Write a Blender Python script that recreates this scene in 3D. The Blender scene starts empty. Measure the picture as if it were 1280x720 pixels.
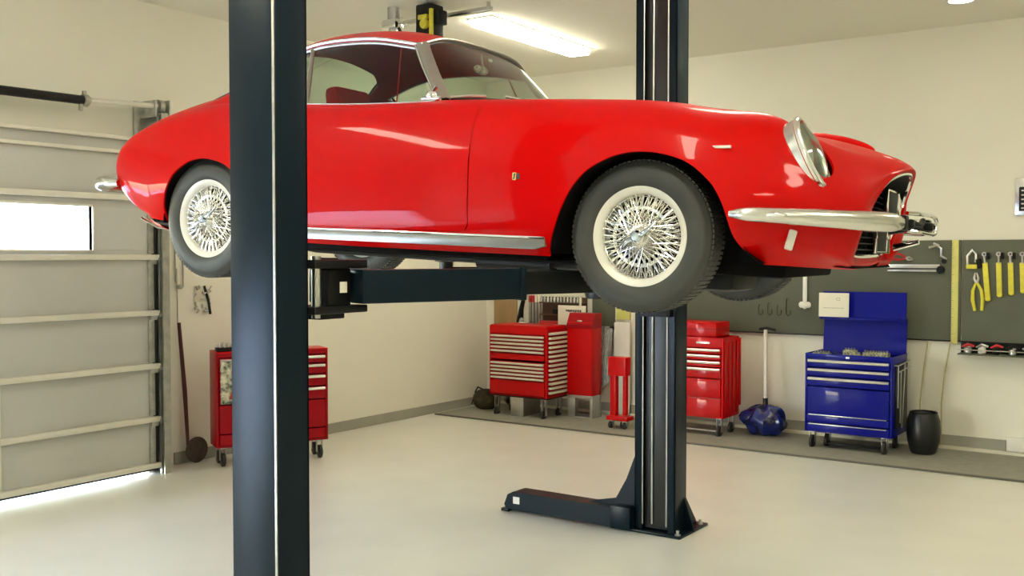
import bpy, bmesh, math, random
import numpy as np
from mathutils import Vector, Matrix
from mathutils.geometry import delaunay_2d_cdt
random.seed(7); rng = np.random.default_rng(3)
SC = bpy.context.scene
COL = SC.collection
PI = math.pi

# ------------------------------------------------------------------ materials
def mat(name, col, rough=.5, metal=0., coat=0., noise=0., nscale=8., bump=0., bscale=60., spec=.5, emit=None, estr=0., stretch=None, var=None):
    m = bpy.data.materials.new(name); m.use_nodes = True
    nt = m.node_tree; b = nt.nodes['Principled BSDF']
    c = (*col, 1)
    b.inputs['Base Color'].default_value = c
    b.inputs['Roughness'].default_value = rough
    b.inputs['Metallic'].default_value = metal
    b.inputs['Coat Weight'].default_value = coat
    b.inputs['Coat Roughness'].default_value = .04
    b.inputs['Specular IOR Level'].default_value = spec
    tc = nt.nodes.new('ShaderNodeTexCoord'); mp = nt.nodes.new('ShaderNodeMapping')
    nt.links.new(tc.outputs['Object'], mp.inputs['Vector'])
    if stretch: mp.inputs['Scale'].default_value = stretch
    if noise or var:
        n = nt.nodes.new('ShaderNodeTexNoise'); n.inputs['Scale'].default_value = nscale; n.inputs['Detail'].default_value = 6
        nt.links.new(mp.outputs[0], n.inputs['Vector'])
        r = nt.nodes.new('ShaderNodeValToRGB')
        d = var if var else tuple(max(0, x*(1-noise)) for x in col)
        r.color_ramp.elements[0].color = (*d, 1); r.color_ramp.elements[1].color = c
        r.color_ramp.elements[0].position = .35; r.color_ramp.elements[1].position = .65
        nt.links.new(n.outputs['Fac'], r.inputs['Fac']); nt.links.new(r.outputs['Color'], b.inputs['Base Color'])
    if bump:
        n = nt.nodes.new('ShaderNodeTexNoise'); n.inputs['Scale'].default_value = bscale; n.inputs['Detail'].default_value = 4
        nt.links.new(mp.outputs[0], n.inputs['Vector'])
        bp = nt.nodes.new('ShaderNodeBump'); bp.inputs['Strength'].default_value = bump; bp.inputs['Distance'].default_value = .01
        nt.links.new(n.outputs['Fac'], bp.inputs['Height']); nt.links.new(bp.outputs[0], b.inputs['Normal'])
    if emit:
        b.inputs['Emission Color'].default_value = (*emit, 1); b.inputs['Emission Strength'].default_value = estr
    return m

def glass_mat(name, tint=(.9, .95, .92), gloss=.09):
    m = bpy.data.materials.new(name); m.use_nodes = True
    nt = m.node_tree; nt.nodes.remove(nt.nodes['Principled BSDF'])
    out = nt.nodes['Material Output']
    t = nt.nodes.new('ShaderNodeBsdfTransparent'); t.inputs[0].default_value = (*tint, 1)
    g = nt.nodes.new('ShaderNodeBsdfGlossy'); g.inputs['Roughness'].default_value = .03
    lw = nt.nodes.new('ShaderNodeLayerWeight'); lw.inputs['Blend'].default_value = .5
    f = nt.nodes.new('ShaderNodeMath'); f.operation = 'POWER'; f.inputs[1].default_value = 4.
    nt.links.new(lw.outputs['Facing'], f.inputs[0])
    a = nt.nodes.new('ShaderNodeMath'); a.operation = 'ADD'; a.inputs[1].default_value = gloss*.4
    mx = nt.nodes.new('ShaderNodeMixShader')
    nt.links.new(f.outputs[0], a.inputs[0]); nt.links.new(a.outputs[0], mx.inputs[0])
    nt.links.new(t.outputs[0], mx.inputs[1]); nt.links.new(g.outputs[0], mx.inputs[2])
    nt.links.new(mx.outputs[0], out.inputs['Surface'])
    return m

M = {}
M['wall'] = mat('painted_plaster', (.82, .80, .675), .75, bump=.06, bscale=25, noise=.03, nscale=1.5)
M['ceil'] = mat('ceiling_paint', (.84, .82, .70), .8, bump=.05, bscale=40)
M['floor'] = mat('epoxy_floor', (.76, .745, .655), .30, noise=.05, nscale=2.2, bump=.05, bscale=9, coat=.1)
M['mat'] = mat('rubber_mat_grey', (.30, .29, .235), .7, noise=.12, nscale=14, bump=.2, bscale=90)
M['matedge'] = mat('mat_edge_dark', (.12, .115, .09), .6)
M['base'] = mat('baseboard_grey', (.36, .35, .285), .6, noise=.08, nscale=4)
M['skirt'] = mat('skirting_cream', (.68, .65, .52), .6)
M['red'] = mat('car_red', (.56, .0, .0), .45, coat=.30, spec=.04)
M['redin'] = mat('car_red_dull', (.30, .004, .004), .6, noise=.3, nscale=6)
M['chrome'] = mat('chrome', (.82, .82, .80), .08, 1., noise=.04, nscale=3)
M['satin'] = mat('satin_chrome', (.70, .70, .66), .24, 1., noise=.08, nscale=5)
M['black'] = mat('black_underseal', (.006, .006, .007), .8, spec=.1, noise=.4, nscale=12, bump=.2)
M['blackmetal'] = mat('black_steel', (.008, .009, .009), .4, .0, spec=.2, noise=.2, nscale=6)
M['rubber'] = mat('tyre_rubber', (.050, .053, .045), .55, noise=.35, nscale=5, bump=.15, bscale=50)
M['rim'] = mat('rim_cream', (.74, .72, .64), .35, .1, noise=.05, nscale=6)
M['spoke'] = mat('spoke_bright', (.86, .85, .80), .18, .9, noise=.1, nscale=30)
M['chrome_blue_reflection'] = mat('spinner_chrome', (.55, .62, .70), .1, 1., noise=.1)  # blue tint in the colour stands for a bluish reflection
M['maroon'] = mat('maroon_leather', (.36, .006, .010), .7, noise=.2, nscale=9, bump=.1, spec=.1)
M['darkgrey'] = mat('dark_grille', (.015, .018, .016), .45, .2, noise=.2)
M['glass'] = glass_mat('window_glass', (.84, .89, .85), .02)
M['clear'] = glass_mat('clear_glass', (.96, .97, .96), .05)
M['lens'] = glass_mat('lamp_lens', (.86, .90, .86), .25)
M['lamp'] = mat('lamp_reflector', (.75, .78, .72), .22, .85, noise=.45, nscale=16)
M['post'] = mat('lift_charcoal_paint', (.005, .013, .020), .28, .0, spec=.13, coat=.0, noise=.12, nscale=2)
M['steel'] = mat('bright_steel', (.62, .62, .60), .28, 1., noise=.15, nscale=9)
M['white'] = mat('white_paint', (.82, .80, .72), .5, noise=.04)
M['paper'] = mat('paper_cream', (.86, .83, .68), .8, noise=.03)
M['ink'] = mat('ink_dark', (.05, .05, .05), .7, noise=.2)
M['door'] = mat('door_panel_grey', (.56, .555, .505), .5, noise=.05, nscale=1.5, bump=.03, bscale=30)
M['strut'] = mat('door_strut_ivory', (.76, .735, .62), .4, .1, noise=.05)
M['galv'] = mat('galvanised_steel', (.50, .50, .44), .38, .7, noise=.25, nscale=14)
M['spring'] = mat('black_spring', (.015, .015, .017), .4, .5, bump=.5, bscale=120)
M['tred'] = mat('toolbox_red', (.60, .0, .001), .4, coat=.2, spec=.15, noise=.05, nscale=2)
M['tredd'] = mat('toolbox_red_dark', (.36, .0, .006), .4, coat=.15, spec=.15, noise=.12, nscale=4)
M['tblue'] = mat('toolbox_blue', (.0, .003, .26), .4, coat=.15, spec=.15, noise=.1, nscale=3)
M['handle'] = mat('brushed_handle', (.80, .79, .72), .3, .6, noise=.08, nscale=20)
M['caster'] = mat('caster_rubber', (.02, .02, .02), .5, noise=.3)
M['peg'] = mat('pegboard_grey', (.115, .125, .085), .65, noise=.10, nscale=3)
M['yellow'] = mat('tool_yellow', (.75, .68, .05), .35, noise=.12, nscale=20)
M['paleyellow'] = mat('ruler_yellow', (.72, .69, .20), .5, noise=.08, nscale=14)
M['toolred'] = mat('tool_red', (.55, .02, .02), .4, noise=.1)
M['brown'] = mat('board_brown', (.42, .28, .13), .7, noise=.15, nscale=5, stretch=(4, 4, .5))
M['dbrown'] = mat('rack_brown', (.10, .045, .022), .6, noise=.3, nscale=8)
M['bag'] = mat('canvas_bag', (.075, .06, .028), .85, noise=.5, nscale=14, bump=.5)
M['blackplastic'] = mat('black_plastic', (.010, .011, .011), .35, noise=.3, nscale=4)
M['bluebag'] = mat('bag_blue_black', (.006, .02, .22), .25, var=(.004, .005, .008), nscale=9, bump=.6, bscale=14, coat=.4)
M['rope'] = mat('tan_cord', (.50, .44, .22), .8, noise=.2, nscale=60)
M['hose'] = mat('clear_hose', (.60, .66, .68), .2, .6, noise=.5, nscale=18)
M['wood'] = mat('handle_redwood', (.085, .012, .010), .4, noise=.3, nscale=10)
M['brush'] = mat('brush_disc_brown', (.085, .055, .040), .8, noise=.45, nscale=30, bump=.5)
M['diff'] = mat('lamp_diffuser', (1, .96, .85), .5, emit=(1, .945, .76), estr=10.5)
M['down'] = mat('downlight_glow', (1, .96, .85), .5, emit=(1, .93, .78), estr=8.)
M['sticker'] = mat('sticker_mixed', (.70, .66, .50), .6, nscale=26, var=(.02, .05, .015))
M['stickerred'] = mat('sticker_red', (.55, .03, .02), .6, nscale=22, var=(.25, .015, .01))
M['concrete'] = mat('driveway_concrete', (.75, .78, .80), .9, noise=.1)
M['plate'] = mat('grille_plate', (.014, .018, .017), .5, .0, spec=.2, noise=.3, nscale=30)
M['pillar'] = mat('pillar_trim_grey', (.34, .33, .29), .3, .7, noise=.1)
M['green'] = mat('small_parts_green', (.62, .62, .40), .5, nscale=60, var=(.10, .10, .05))
M['ivy'] = mat('shrub_leaves', (.10, .22, .08), .8, noise=.4, nscale=8)

# ------------------------------------------------------------------ mesh builder
class MB:
    def __init__(s): s.v = []; s.f = []
    def add(s, vs, fs):
        o = len(s.v); s.v += [tuple(map(float, p)) for p in vs]; s.f += [tuple(i+o for i in f) for f in fs]; return s
    def box(s, x0, x1, y0, y1, z0, z1, b=0., m=None):
        x0, x1 = sorted((x0, x1)); y0, y1 = sorted((y0, y1)); z0, z1 = sorted((z0, z1))
        bm = bmesh.new(); bmesh.ops.create_cube(bm, size=1)
        for v in bm.verts: v.co = Vector(((x0+x1)/2+v.co.x*(x1-x0), (y0+y1)/2+v.co.y*(y1-y0), (z0+z1)/2+v.co.z*(z1-z0)))
        if b > 0:
            b = min(b, .45*min(x1-x0, y1-y0, z1-z0))
            bmesh.ops.bevel(bm, geom=bm.edges[:], offset=b, segments=2, affect='EDGES', profile=.6)
        if m is not None: bmesh.ops.transform(bm, matrix=m, verts=bm.verts)
        bm.verts.index_update()
        s.add([v.co[:] for v in bm.verts], [tuple(v.index for v in f.verts) for f in bm.faces]); bm.free(); return s
    def tube(s, pts, r, n=10, cap=True, flat=1., closed=False):
        P = [Vector(p) for p in pts]; N = len(P); rr = r if isinstance(r, (list, tuple)) else [r]*N
        T = []
        for i in range(N):
            a = P[(i-1) % N] if (closed or i > 0) else P[i]; b = P[(i+1) % N] if (closed or i < N-1) else P[i]
            t = (b-a); T.append(t.normalized() if t.length > 1e-9 else Vector((0, 0, 1)))
        u = T[0].orthogonal().normalized(); vs = []
        for i in range(N):
            u = (u-T[i]*u.dot(T[i])); u = u.normalized() if u.length > 1e-6 else T[i].orthogonal().normalized()
            w = T[i].cross(u)
            for k in range(n):
                a = 2*PI*k/n; vs.append(P[i]+(u*math.cos(a)+w*math.sin(a)*flat)*rr[i])
        fs = []
        for i in range(N if closed else N-1):
            j = (i+1) % N
            for k in range(n): fs.append((i*n+k, i*n+(k+1) % n, j*n+(k+1) % n, j*n+k))
        if cap and not closed:
            fs.append(tuple(range(n))[::-1]); fs.append(tuple((N-1)*n+k for k in range(n)))
        return s.add(vs, fs)
    def lathe(s, prof, n=32, c=(0, 0, 0), axis='z', m=None, closed=False):
        # prof: list of (radius, height along axis)
        vs = []; N = len(prof)
        for (r, h) in prof:
            for k in range(n):
                a = 2*PI*k/n; x, y = r*math.cos(a), r*math.sin(a)
                p = Vector((x, y, h)) if axis == 'z' else (Vector((x, h, y)) if axis == 'y' else Vector((h, x, y)))
                if m is not None: p = m @ p
                vs.append(p+Vector(c))
        fs = []
        for i in range(N if closed else N-1):
            j = (i+1) % N
            for k in range(n): fs.append((i*n+k, i*n+(k+1) % n, j*n+(k+1) % n, j*n+k))
        if not closed:
            if prof[0][0] > 1e-5: fs.append(tuple(range(n))[::-1])
            if prof[-1][0] > 1e-5: fs.append(tuple((N-1)*n+k for k in range(n)))
        return s.add(vs, fs)
    def prism(s, poly, a0, a1, axis='y', m=None):
        # poly in the plane normal to axis: 'y' -> (x,z), 'x' -> (y,z), 'z' -> (x,y)
        def mk(p, a):
            q = Vector((p[0], a, p[1])) if axis == 'y' else (Vector((a, p[0], p[1])) if axis == 'x' else Vector((p[0], p[1], a)))
            return m @ q if m is not None else q
        n = len(poly); vs = [mk(p, a0) for p in poly]+[mk(p, a1) for p in poly]
        fs = [tuple(range(n))[::-1], tuple(range(n, 2*n))]+[(i, (i+1) % n, (i+1) % n+n, i+n) for i in range(n)]
        return s.add(vs, fs)
    def sphere(s, c, r, n=16, m=8, sc=(1, 1, 1)):
        prof = [(max(1e-6, r*math.sin(PI*i/m)), -r*math.cos(PI*i/m)) for i in range(m+1)]
        o = len(s.v); s.lathe(prof, n)
        for i in range(o, len(s.v)):
            p = s.v[i]; s.v[i] = (c[0]+p[0]*sc[0], c[1]+p[1]*sc[1], c[2]+p[2]*sc[2])
        return s
    def grid(s, G, flip=False):
        n, m = len(G), len(G[0]); vs = [p for r in G for p in r]
        fs = [(i*m+j, i*m+j+1, (i+1)*m+j+1, (i+1)*m+j) for i in range(n-1) for j in range(m-1)]
        if flip: fs = [f[::-1] for f in fs]
        return s.add(vs, fs)
    def build(s, name, m, parent=None, smooth=40, loc=None, fixn=True, label=None):
        me = bpy.data.meshes.new(name)
        vs = s.v
        bm = bmesh.new()
        bv = [bm.verts.new(v) for v in vs]
        for f in s.f:
            try: bm.faces.new([bv[i] for i in f])
            except ValueError: pass
        bmesh.ops.remove_doubles(bm, verts=bm.verts, dist=1e-6)
        if fixn: bmesh.ops.recalc_face_normals(bm, faces=bm.faces)
        if smooth:
            for f in bm.faces: f.smooth = True
            for e in bm.edges:
                if len(e.link_faces) == 2 and e.calc_face_angle(0) > math.radians(smooth): e.smooth = False
        bm.to_mesh(me); bm.free()
        me.materials.append(M[m])
        o = bpy.data.objects.new(name, me); COL.objects.link(o)
        if parent is not None: o.parent = parent
        if loc: o.location = loc
        if label: o['label'] = label
        return o

def thing(name, label, cat, loc=(0, 0, 0), rz=0, group=None):
    o = bpy.data.objects.new(name, None); COL.objects.link(o); o.empty_display_size = .1
    o.location = loc; o.rotation_euler = (0, 0, rz); o['label'] = label; o['category'] = cat
    if group: o['group'] = group
    return o
def tag(o, label, cat, group=None, kind=None):
    o['label'] = label; o['category'] = cat
    if group: o['group'] = group
    if kind: o['kind'] = kind
    return o
def struct(o, label, cat='wall'):
    o['kind'] = 'structure'; o['label'] = label; o['category'] = cat; return o
def copy_tree(o, parent=None, loc=None, rz=None, label=None):
    c = o.copy(); COL.objects.link(c); c.parent = parent
    if loc is not None: c.location = loc
    if rz is not None: c.rotation_euler = (0, 0, rz)
    if label: c['label'] = label
    for ch in list(o.children): copy_tree(ch, c)
    return c

# ------------------------------------------------------------------ room
XL, YB, XR, YF, HC = -7.6, 10.3, 6.5, -4.0, 4.02
WT = .15
struct(MB().box(XL-WT, XR+WT, YF-WT, YB+WT, -.12, 0).build('floor', 'floor', smooth=0), 'pale glossy epoxy floor of the garage', 'floor')
struct(MB().box(XL-WT, XR+WT, YF-WT, YB+WT, HC, HC+.12).build('ceiling', 'ceil', smooth=0), 'cream painted garage ceiling', 'ceiling')
struct(MB().box(XL-WT, XR+WT, YB, YB+WT, 0, HC).build('wall_back', 'wall', smooth=0), 'cream wall behind the pegboard and tool chests')
struct(MB().box(XR, XR+WT, YF, YB, 0, HC).build('wall_right', 'wall', smooth=0), 'cream wall on the right, outside the view')
# left wall with the garage door opening (y 1.1 .. 5.40, z 0 .. 2.86)
DY0, DY1, DZ = 1.0, 5.27, 2.79
w = MB().box(XL-WT, XL, YF, -3.3, 0, HC).box(XL-WT, XL, -3.3, .2, 2.8, HC).box(XL-WT, XL, .2, DY0, 0, HC).box(XL-WT, XL, DY1, YB, 0, HC).box(XL-WT, XL, DY0, DY1, DZ, HC)
struct(w.build('wall_left', 'wall', smooth=0), 'cream left wall around the sectional garage door')
struct(MB().box(XL-WT, XR+WT, YF-WT, YF, 0, HC).build('wall_front', 'wall', smooth=0), 'cream wall opposite the pegboard')
# half raised door added out of view, lets blue daylight onto post and floor
d2 = bpy.data.objects.new('door_2', None); COL.objects.link(d2); d2.location = (-7.42, -3.4, 0); struct(d2, 'half raised second garage door, added out of view to let daylight in', 'garage door')
for z0, z1 in ((1.20, 1.66), (1.67, 2.13), (2.14, 2.60), (2.61, 3.0)): MB().box(-.045, 0, 0, 3.7, z0, z1, .006).build('panel', 'door', d2)
for z in (1.22, 1.66, 2.13, 2.60): MB().box(0, .05, 0, 3.7, z-.02, z+.02, .004).build('strut', 'strut', d2)
# outdoor ground
struct(MB().box(-30, 30, -30, YF-WT, -.14, -.02).box(-30, XL-WT, YF-WT, 30, -.14, -.02).build('ground', 'concrete', smooth=0), 'pale concrete driveway outside', 'ground')
# baseboards
struct(MB().box(XL, XL+.02, 5.62, YB, 0, .105, .004).build('baseboard_left', 'base', smooth=0), 'grey rubber baseboard along the left wall', 'baseboard')
struct(MB().box(XL+.02, -1.62, YB-.018, YB, .03, .145, .004).box(-1.2, XR, YB-.018, YB, .03, .145, .004).build('baseboard_back', 'base', smooth=0), 'grey rubber baseboard under the pegboard', 'baseboard')
struct(MB().box(XL+.02, XR, YB-.05, YB, 0, .045, .006).build('trim_1', 'skirt', smooth=0), 'low cream curb strip at the foot of the back wall', 'trim')
# mat along the back wall
mt = thing('floor_mat', 'long grey rubber mat running along the back wall under the chests', 'mat', (0, 0, 0))
MB().box(XL+.10, 3.5, 9.16, YB-.05, .001, .016, .004).build('mat_surface', 'mat', mt)
MB().box(XL+.10, 3.5, 9.135, 9.16, .001, .018, .004).build('mat_edge', 'matedge', mt, label='dark edge strip')
# outdoor shrub seen washed out in the door window
struct(MB().box(-7.60, -7.469, 5.27, 5.325, 0, 2.83).box(-7.60, -7.469, 1.0, 5.27, 2.79, 2.83).box(-7.6, -7.469, .97, 1.02, 0, 2.83).build('trim_2', 'skirt', smooth=0), 'jamb around the garage door', 'trim')
# ---- garage door as structure
dr = bpy.data.objects.new('door_1', None); COL.objects.link(dr); dr.location = (-7.42, DY0, 0); struct(dr, 'grey sectional garage door with ivory struts and a window', 'garage door')
joints = [.035, .47, .92, 1.37, 1.84, 2.33, 2.82]
W = 5.30-DY0
WY1 = 4.74-DY0
for i in range(6):
    z0, z1 = joints[i]+.004, joints[i+1]-.004
    if i != 4: MB().box(-.045, 0, 0, W, z0, z1, .006).build('panel', 'door', dr)
    else:
        MB().box(-.045, 0, 0, W, z0, 1.90, .004).box(-.045, 0, 0, W, 2.245, z1, .004).box(-.045, 0, WY1, W, 1.90, 2.245).box(-.045, 0, 0, .5, 1.90, 2.245).box(-.045, 0, 1.95, 2.15, 1.90, 2.245).build('panel', 'door', dr)
for y0, y1 in ((.5, 1.95), (2.15, WY1)):
    f = MB().box(-.05, .012, y0-.01, y1+.012, 1.885, 1.90).box(-.05, .012, y0-.01, y1+.012, 2.245, 2.262).box(-.05, .012, y1, y1+.014, 1.885, 2.262).box(-.05, .012, y0-.014, y0, 1.885, 2.262).build('window_frame', 'strut', dr)
    MB().box(-.03, -.026, y0, y1, 1.90, 2.245).build('pane', 'clear', f)
for z in (.075, .47, .92, 1.37, 1.84, 2.33, 2.70, 2.815):
    h = .022 if z < 2.6 else .014
    MB().box(0, .05, 0, W+.03, z-h, z+h, .004).build('strut', 'strut', dr)
for z0, z1 in zip(joints[:-1], joints[1:]):
    for y in (W-.03, W-1.36, 1.6, .05):
        if y == W-1.36 and z0 > .8: continue
        MB().box(.0, .022, y-.025, y+.025, z0+.03, z1-.03, .003).build('stile', 'strut' if y != W-.03 else 'galv', dr)
    r = MB().box(.0, .035, W-.05, W+.02, z1-.06, z1+.02, .004)
    r.lathe([(.02, 0), (.02, .05)], 14, c=(.05, W+.02, z1-.02), axis='y'); r.build('hinge_roller', 'galv', dr)
MB().box(-.04, 0, 0, W, .026, .045, .004).build('bottom_seal', 'blackplastic', dr)
MB().box(-.02, .014, W-.012, W+.025, .03, 2.8, .003).build('side_seal', 'blackplastic', dr)
# track rails
t = MB()
t.box(.02, .045, W+.035, W+.085, 0.0, 3.05).box(.02, .085, W+.085, W+.10, 0.0, 3.05).box(.075, .09, W+.035, W+.1, 0.0, 3.05)
t.build('door_track', 'galv', dr)
t = MB().box(-.17, -.16, W+.10, W+.19, 0, 3.14).box(-.17, 0.03, W+.10, W+.12, 0, 3.14)
for z in (.3, 1.1, 1.9, 2.6): t.box(-.16, .07, W+.085, W+.115, z, z+.06)
t.build('track_bracket', 'galv', dr)
t = MB()
for k in range(13): pass
arc = [(.055+.42*(1-math.cos(a)), W+.065, 3.05-.0+.0*a) for a in (0,)]
# spring shaft
sp = thing('torsion_spring', 'black torsion spring on a pale shaft above the garage door', 'spring', (-7.40, 4.0, 3.08))
MB().tube([(0, -2.6, -.04), (0, .66, .0)], .036, 14).build('spring_coil', 'spring', sp)
MB().tube([(0, .60, .0), (0, 1.36, .035)], .021, 12).build('shaft', 'strut', sp)
MB().lathe([(.022, 0), (.050, 0), (.050, .035), (.03, .06), (.022, .06)], 16, c=(0, .66, 0), axis='y').box(-.012, .012, .66, .69, .03, .075, .003).box(-.012, .012, .63, .66, -.085, -.03, .003).build('spring_cone', 'galv', sp)
b = MB().box(-.19, -.16, 1.24, 1.46, -.30, .08, .004).box(-.17, .04, 1.30, 1.315, -.06, .08, .003).box(-.17, .05, 1.43, 1.445, -.14, .09, .003)
b.lathe([(.012, 0), (.055, .004), (.055, .05), (.012, .055)], 20, c=(0, 1.34, .035), axis='y')
b.lathe([(.02, 0), (.035, .004), (.035, .02), (.02, .025)], 16, c=(0, 1.40, -.04), axis='y')
b.build('end_bracket', 'galv', sp)

# ------------------------------------------------------------------ ceiling lamps
def strip(name, label, x, y, L, wdt, rz=0, group=None):
    o = thing(name, label, 'ceiling light', (x, y, HC), rz, group)
    MB().box(-wdt/2-.02, wdt/2+.02, -L/2-.03, L/2+.03, -.012, 0, .004).build('housing', 'white', o)
    MB().box(-wdt/2, wdt/2, -L/2, L/2, -.07, -.012, .02).build('diffuser', 'diff', o)
    return o
strip('strip_light', 'long glowing fluorescent strip light on the ceiling beyond the car', -5.58, 8.35, 1.75, .24)
strip('strip_light', 'strip light on the ceiling near the doorway side, left of the lift', -5.2, 1.0, 1.9, .24)
strip('strip_light', 'strip light on the ceiling nearest the doorway', -2.4, -1.6, 2.0, .24)
strip('strip_light', 'strip light on the ceiling above the camera side of the bay', -1.9, 2.0, 1.9, .24)
strip('strip_light', 'unseen strip light added above the car and far lift post to brighten the wall', -2.2, 5.9, 1.7, .24)  # added above the frame to brighten the left wall
strip('strip_light', 'strip light on the ceiling at the right of the bay', 1.2, 3.2, 1.9, .24)
strip('strip_light', 'strip light on the ceiling near the right end of the pegboard', .8, 7.6, 1.9, .24)
strip('strip_light', 'strip light on the ceiling in the right front corner', 2.2, -1.2, 1.9, .24)
d = thing('downlight', 'round recessed downlight glowing at the top edge of the picture', 'ceiling light', (-1.86, 9.28, HC))
MB().lathe([(.10, 0), (.15, -.004), (.15, -.012), (.10, -.012)], 28, closed=True).build('trim_ring', 'white', d)
MB().lathe([(1e-5, -.006), (.10, -.006), (.10, 0)], 28).build('lens', 'down', d)

# ------------------------------------------------------------------ lift posts
def lift_post(label, x, y, side, foot):
    # side=+1 : opening faces +Y (near post); side=-1 : opening faces -Y (far post)
    o = thing('lift_post', label, 'car lift', (x, y, 0), 0)
    hw, dp = (.128, .17) if side > 0 else (.15, .17)   # half width in x, depth in y
    def Y(v): return v*side
    def bx(m, x0, x1, y0, y1, z0, z1, b=.006): m.box(x0, x1, Y(y0), Y(y1), z0, z1, b)
    top = 3.96
    m = MB(); t_ = .012
    # channel: closed face at y=0 (outer), flanges, lips at y=dp (inner)
    bx(m, -hw, hw, 0, t_, .02, top, .003); bx(m, -hw, -hw+t_, t_, dp, .02, top, .003); bx(m, hw-t_, hw, t_, dp, .02, top, .003)
    bx(m, -hw, -hw+.055, dp-t_, dp, .02, top, .003); bx(m, hw-.055, hw, dp-t_, dp, .02, top, .003)
    m.build('column', 'post', o)
    if side > 0:
        m = MB(); m.box(hw-.010, hw+.002, -.002, .002, .05, top, .0015); m.build('edge_highlight', 'galv', o, label='grey strip standing in for the corner highlight')  # thin strip paints the highlight along the column corner
    m = MB(); bx(m, -hw+.058, hw-.058, dp-.05, dp-.03, .03, top-.05, .002); m.build('slide_cover', 'blackplastic', o)
    for sx in (-1, 1):
        m = MB(); m.tube([(sx*(hw-.062), Y(dp+.003), .06), (sx*(hw-.062), Y(dp+.003), top-.02)], .0045, 6); m.build('guide_rod', 'steel', o)
    m = MB(); m.tube([(-.03, Y(dp-.02), .06), (-.03, Y(dp-.02), top-.02)], .006, 6); m.build('lifting_cable', 'steel', o)
    m = MB()
    if foot: bx(m, -.32, .20, -.24, dp+.03, 0, .018, .003)
    else: bx(m, -.20, .20, -.24, dp+.03, 0, .018, .003)
    m.build('base_plate', 'post', o)
    for sx in (-1, 1):
        g = MB(); g.prism([(sx*hw, .02), (sx*(hw+.075), .02), (sx*(hw+.06), .07), (sx*hw, .24)], Y(.02), Y(.035)); g.build('gusset', 'post', o)
    g = MB(); g.prism([(0, .02), (Y(-.20), .02), (Y(-.18), .05), (0, .26)], hw-.03, hw-.015, 'x'); g.build('gusset', 'post', o)
    for bxp, byp in ((-.17, -.18), (.17, -.18), (-.17, dp), (.17, dp)):
        m = MB(); m.lathe([(.02, .018), (.02, .026), (.011, .026), (.011, .05), (1e-5, .05)], 8, c=(bxp, Y(byp), 0)); m.build('anchor_bolt', 'steel', o)
    # top plate
    m = MB(); bx(m, -hw-.02, hw+.02, -.02, dp+.02, top, top+.015, .003); m.build('top_plate', 'post', o)
    return o
NP = lift_post('near black lift post filling the left foreground, in front of the red car', -3.078, 2.645, 1, False)
FP = lift_post('far black lift post behind the front wheel, standing clear on the floor', -3.07, 6.205, -1, True)
# low safety foot of the far post
m = MB()
m.prism([(-1.16, .02), (-1.18, .05), (-1.15, .125), (-1.10, .15), (-.30, .15), (-.30, .02)], -.235, -.08)
m.build('base_leg', 'post', FP)
MB().box(-1.20, -1.14, -.245, -.07, .0, .022, .004).build('leg_toe', 'post', FP)
MB().box(-.30, -.15, -.24, -.06, .018, .165, .004).build('leg_socket', 'post', FP)
MB().prism([(-.52, .15), (-.30, .20), (-.22, .34), (-.15, .52), (-.15, .02), (-.30, .02)], -.155, -.14).build('gusset', 'post', FP)
MB().box(-1.10, -1.045, -.2375, -.2345, .065, .115).build('inspection_sticker', 'white', FP, label='small white square sticker')
# near carriage and arm
m = MB()
m.box(-.10, .10, .075, .185, 1.45, 2.15, .004)
m.build('carriage', 'blackmetal', NP)
m = MB()
m.box(-.04, .165, .17, .47, 1.80, 1.835, .006); m.build('arm_yoke', 'blackmetal', NP)
m = MB().box(-.04, .165, .17, .47, 1.618, 1.648, .006).box(.02, .12, .24, .38, 1.594, 1.62, .005)
m.build('arm_yoke', 'blackmetal', NP)
m = MB().lathe([(.020, 1.60), (.020, 1.85)], 14, c=(.10, .24, 0)); m.build('arm_pin', 'steel', NP)
m = MB().box(.03, .135, .275, .40, 1.648, 1.80, .005); m.build('pin_block', 'blackmetal', NP)
MB().box(.1365, .139, .335, .375, 1.70, 1.745).build('warning_label', 'paper', NP, label='small pale label')
# arm box from (-2.95,3.06) to (-2.87,4.1)
def arm(o, p0, p1, w, z0, z1, pad=True, name='lift_arm'):
    p0 = Vector(p0); p1 = Vector(p1); d = (p1-p0); L = d.length; a = math.atan2(d.y, d.x)
    mm = Matrix.Translation((p0.x, p0.y, 0)) @ Matrix.Rotation(a, 4, 'Z')
    k = MB().box(0, L*.62, -w/2, w/2, z0, z1, .008, mm); a_ = k.build(name, 'post', o)
    MB().box(L*.3, L, -w/2+.014, w/2-.014, z0+.02, z1-.016, .006, mm).build('arm_extension', 'blackmetal', a_)
    MB().box(L*.60, L*.625, -w/2-.004, w/2+.004, z0-.004, z1+.004, .004, mm).build('arm_collar', 'post', a_)
    e = mm @ Vector((L, 0, 0))
    MB().lathe([(.075, z0-.01), (.085, z0+.02), (.085, z0+.07), (.045, z0+.08), (.045, z1+.015), (.075, z1+.02), (.075, z1+.045), (1e-5, z1+.045)], 20, c=(e.x, e.y, 0)).build('lift_pad', 'blackplastic', a_)
    return a_
arm(NP, (.165, .40), (.62, 1.62), .12, 1.655, 1.795)
arm(NP, (-.02, .40), (-1.05, 1.42), .12, 1.655, 1.795)
m = MB().box(-.12, .12, -.20, -.08, 1.45, 2.1, .004); m.build('carriage', 'blackmetal', FP)
m = MB().box(-.16, .16, -.47, -.17, 1.80, 1.835, .006); m.build('arm_yoke', 'blackmetal', FP)
m = MB().box(-.16, .16, -.47, -.17, 1.618, 1.648, .006); m.build('arm_yoke', 'blackmetal', FP)
arm(FP, (.12, -.38), (.65, -1.05), .12, 1.655, 1.795)
arm(FP, (-.12, -.38), (-1.10, -1.0), .12, 1.655, 1.795)

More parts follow.
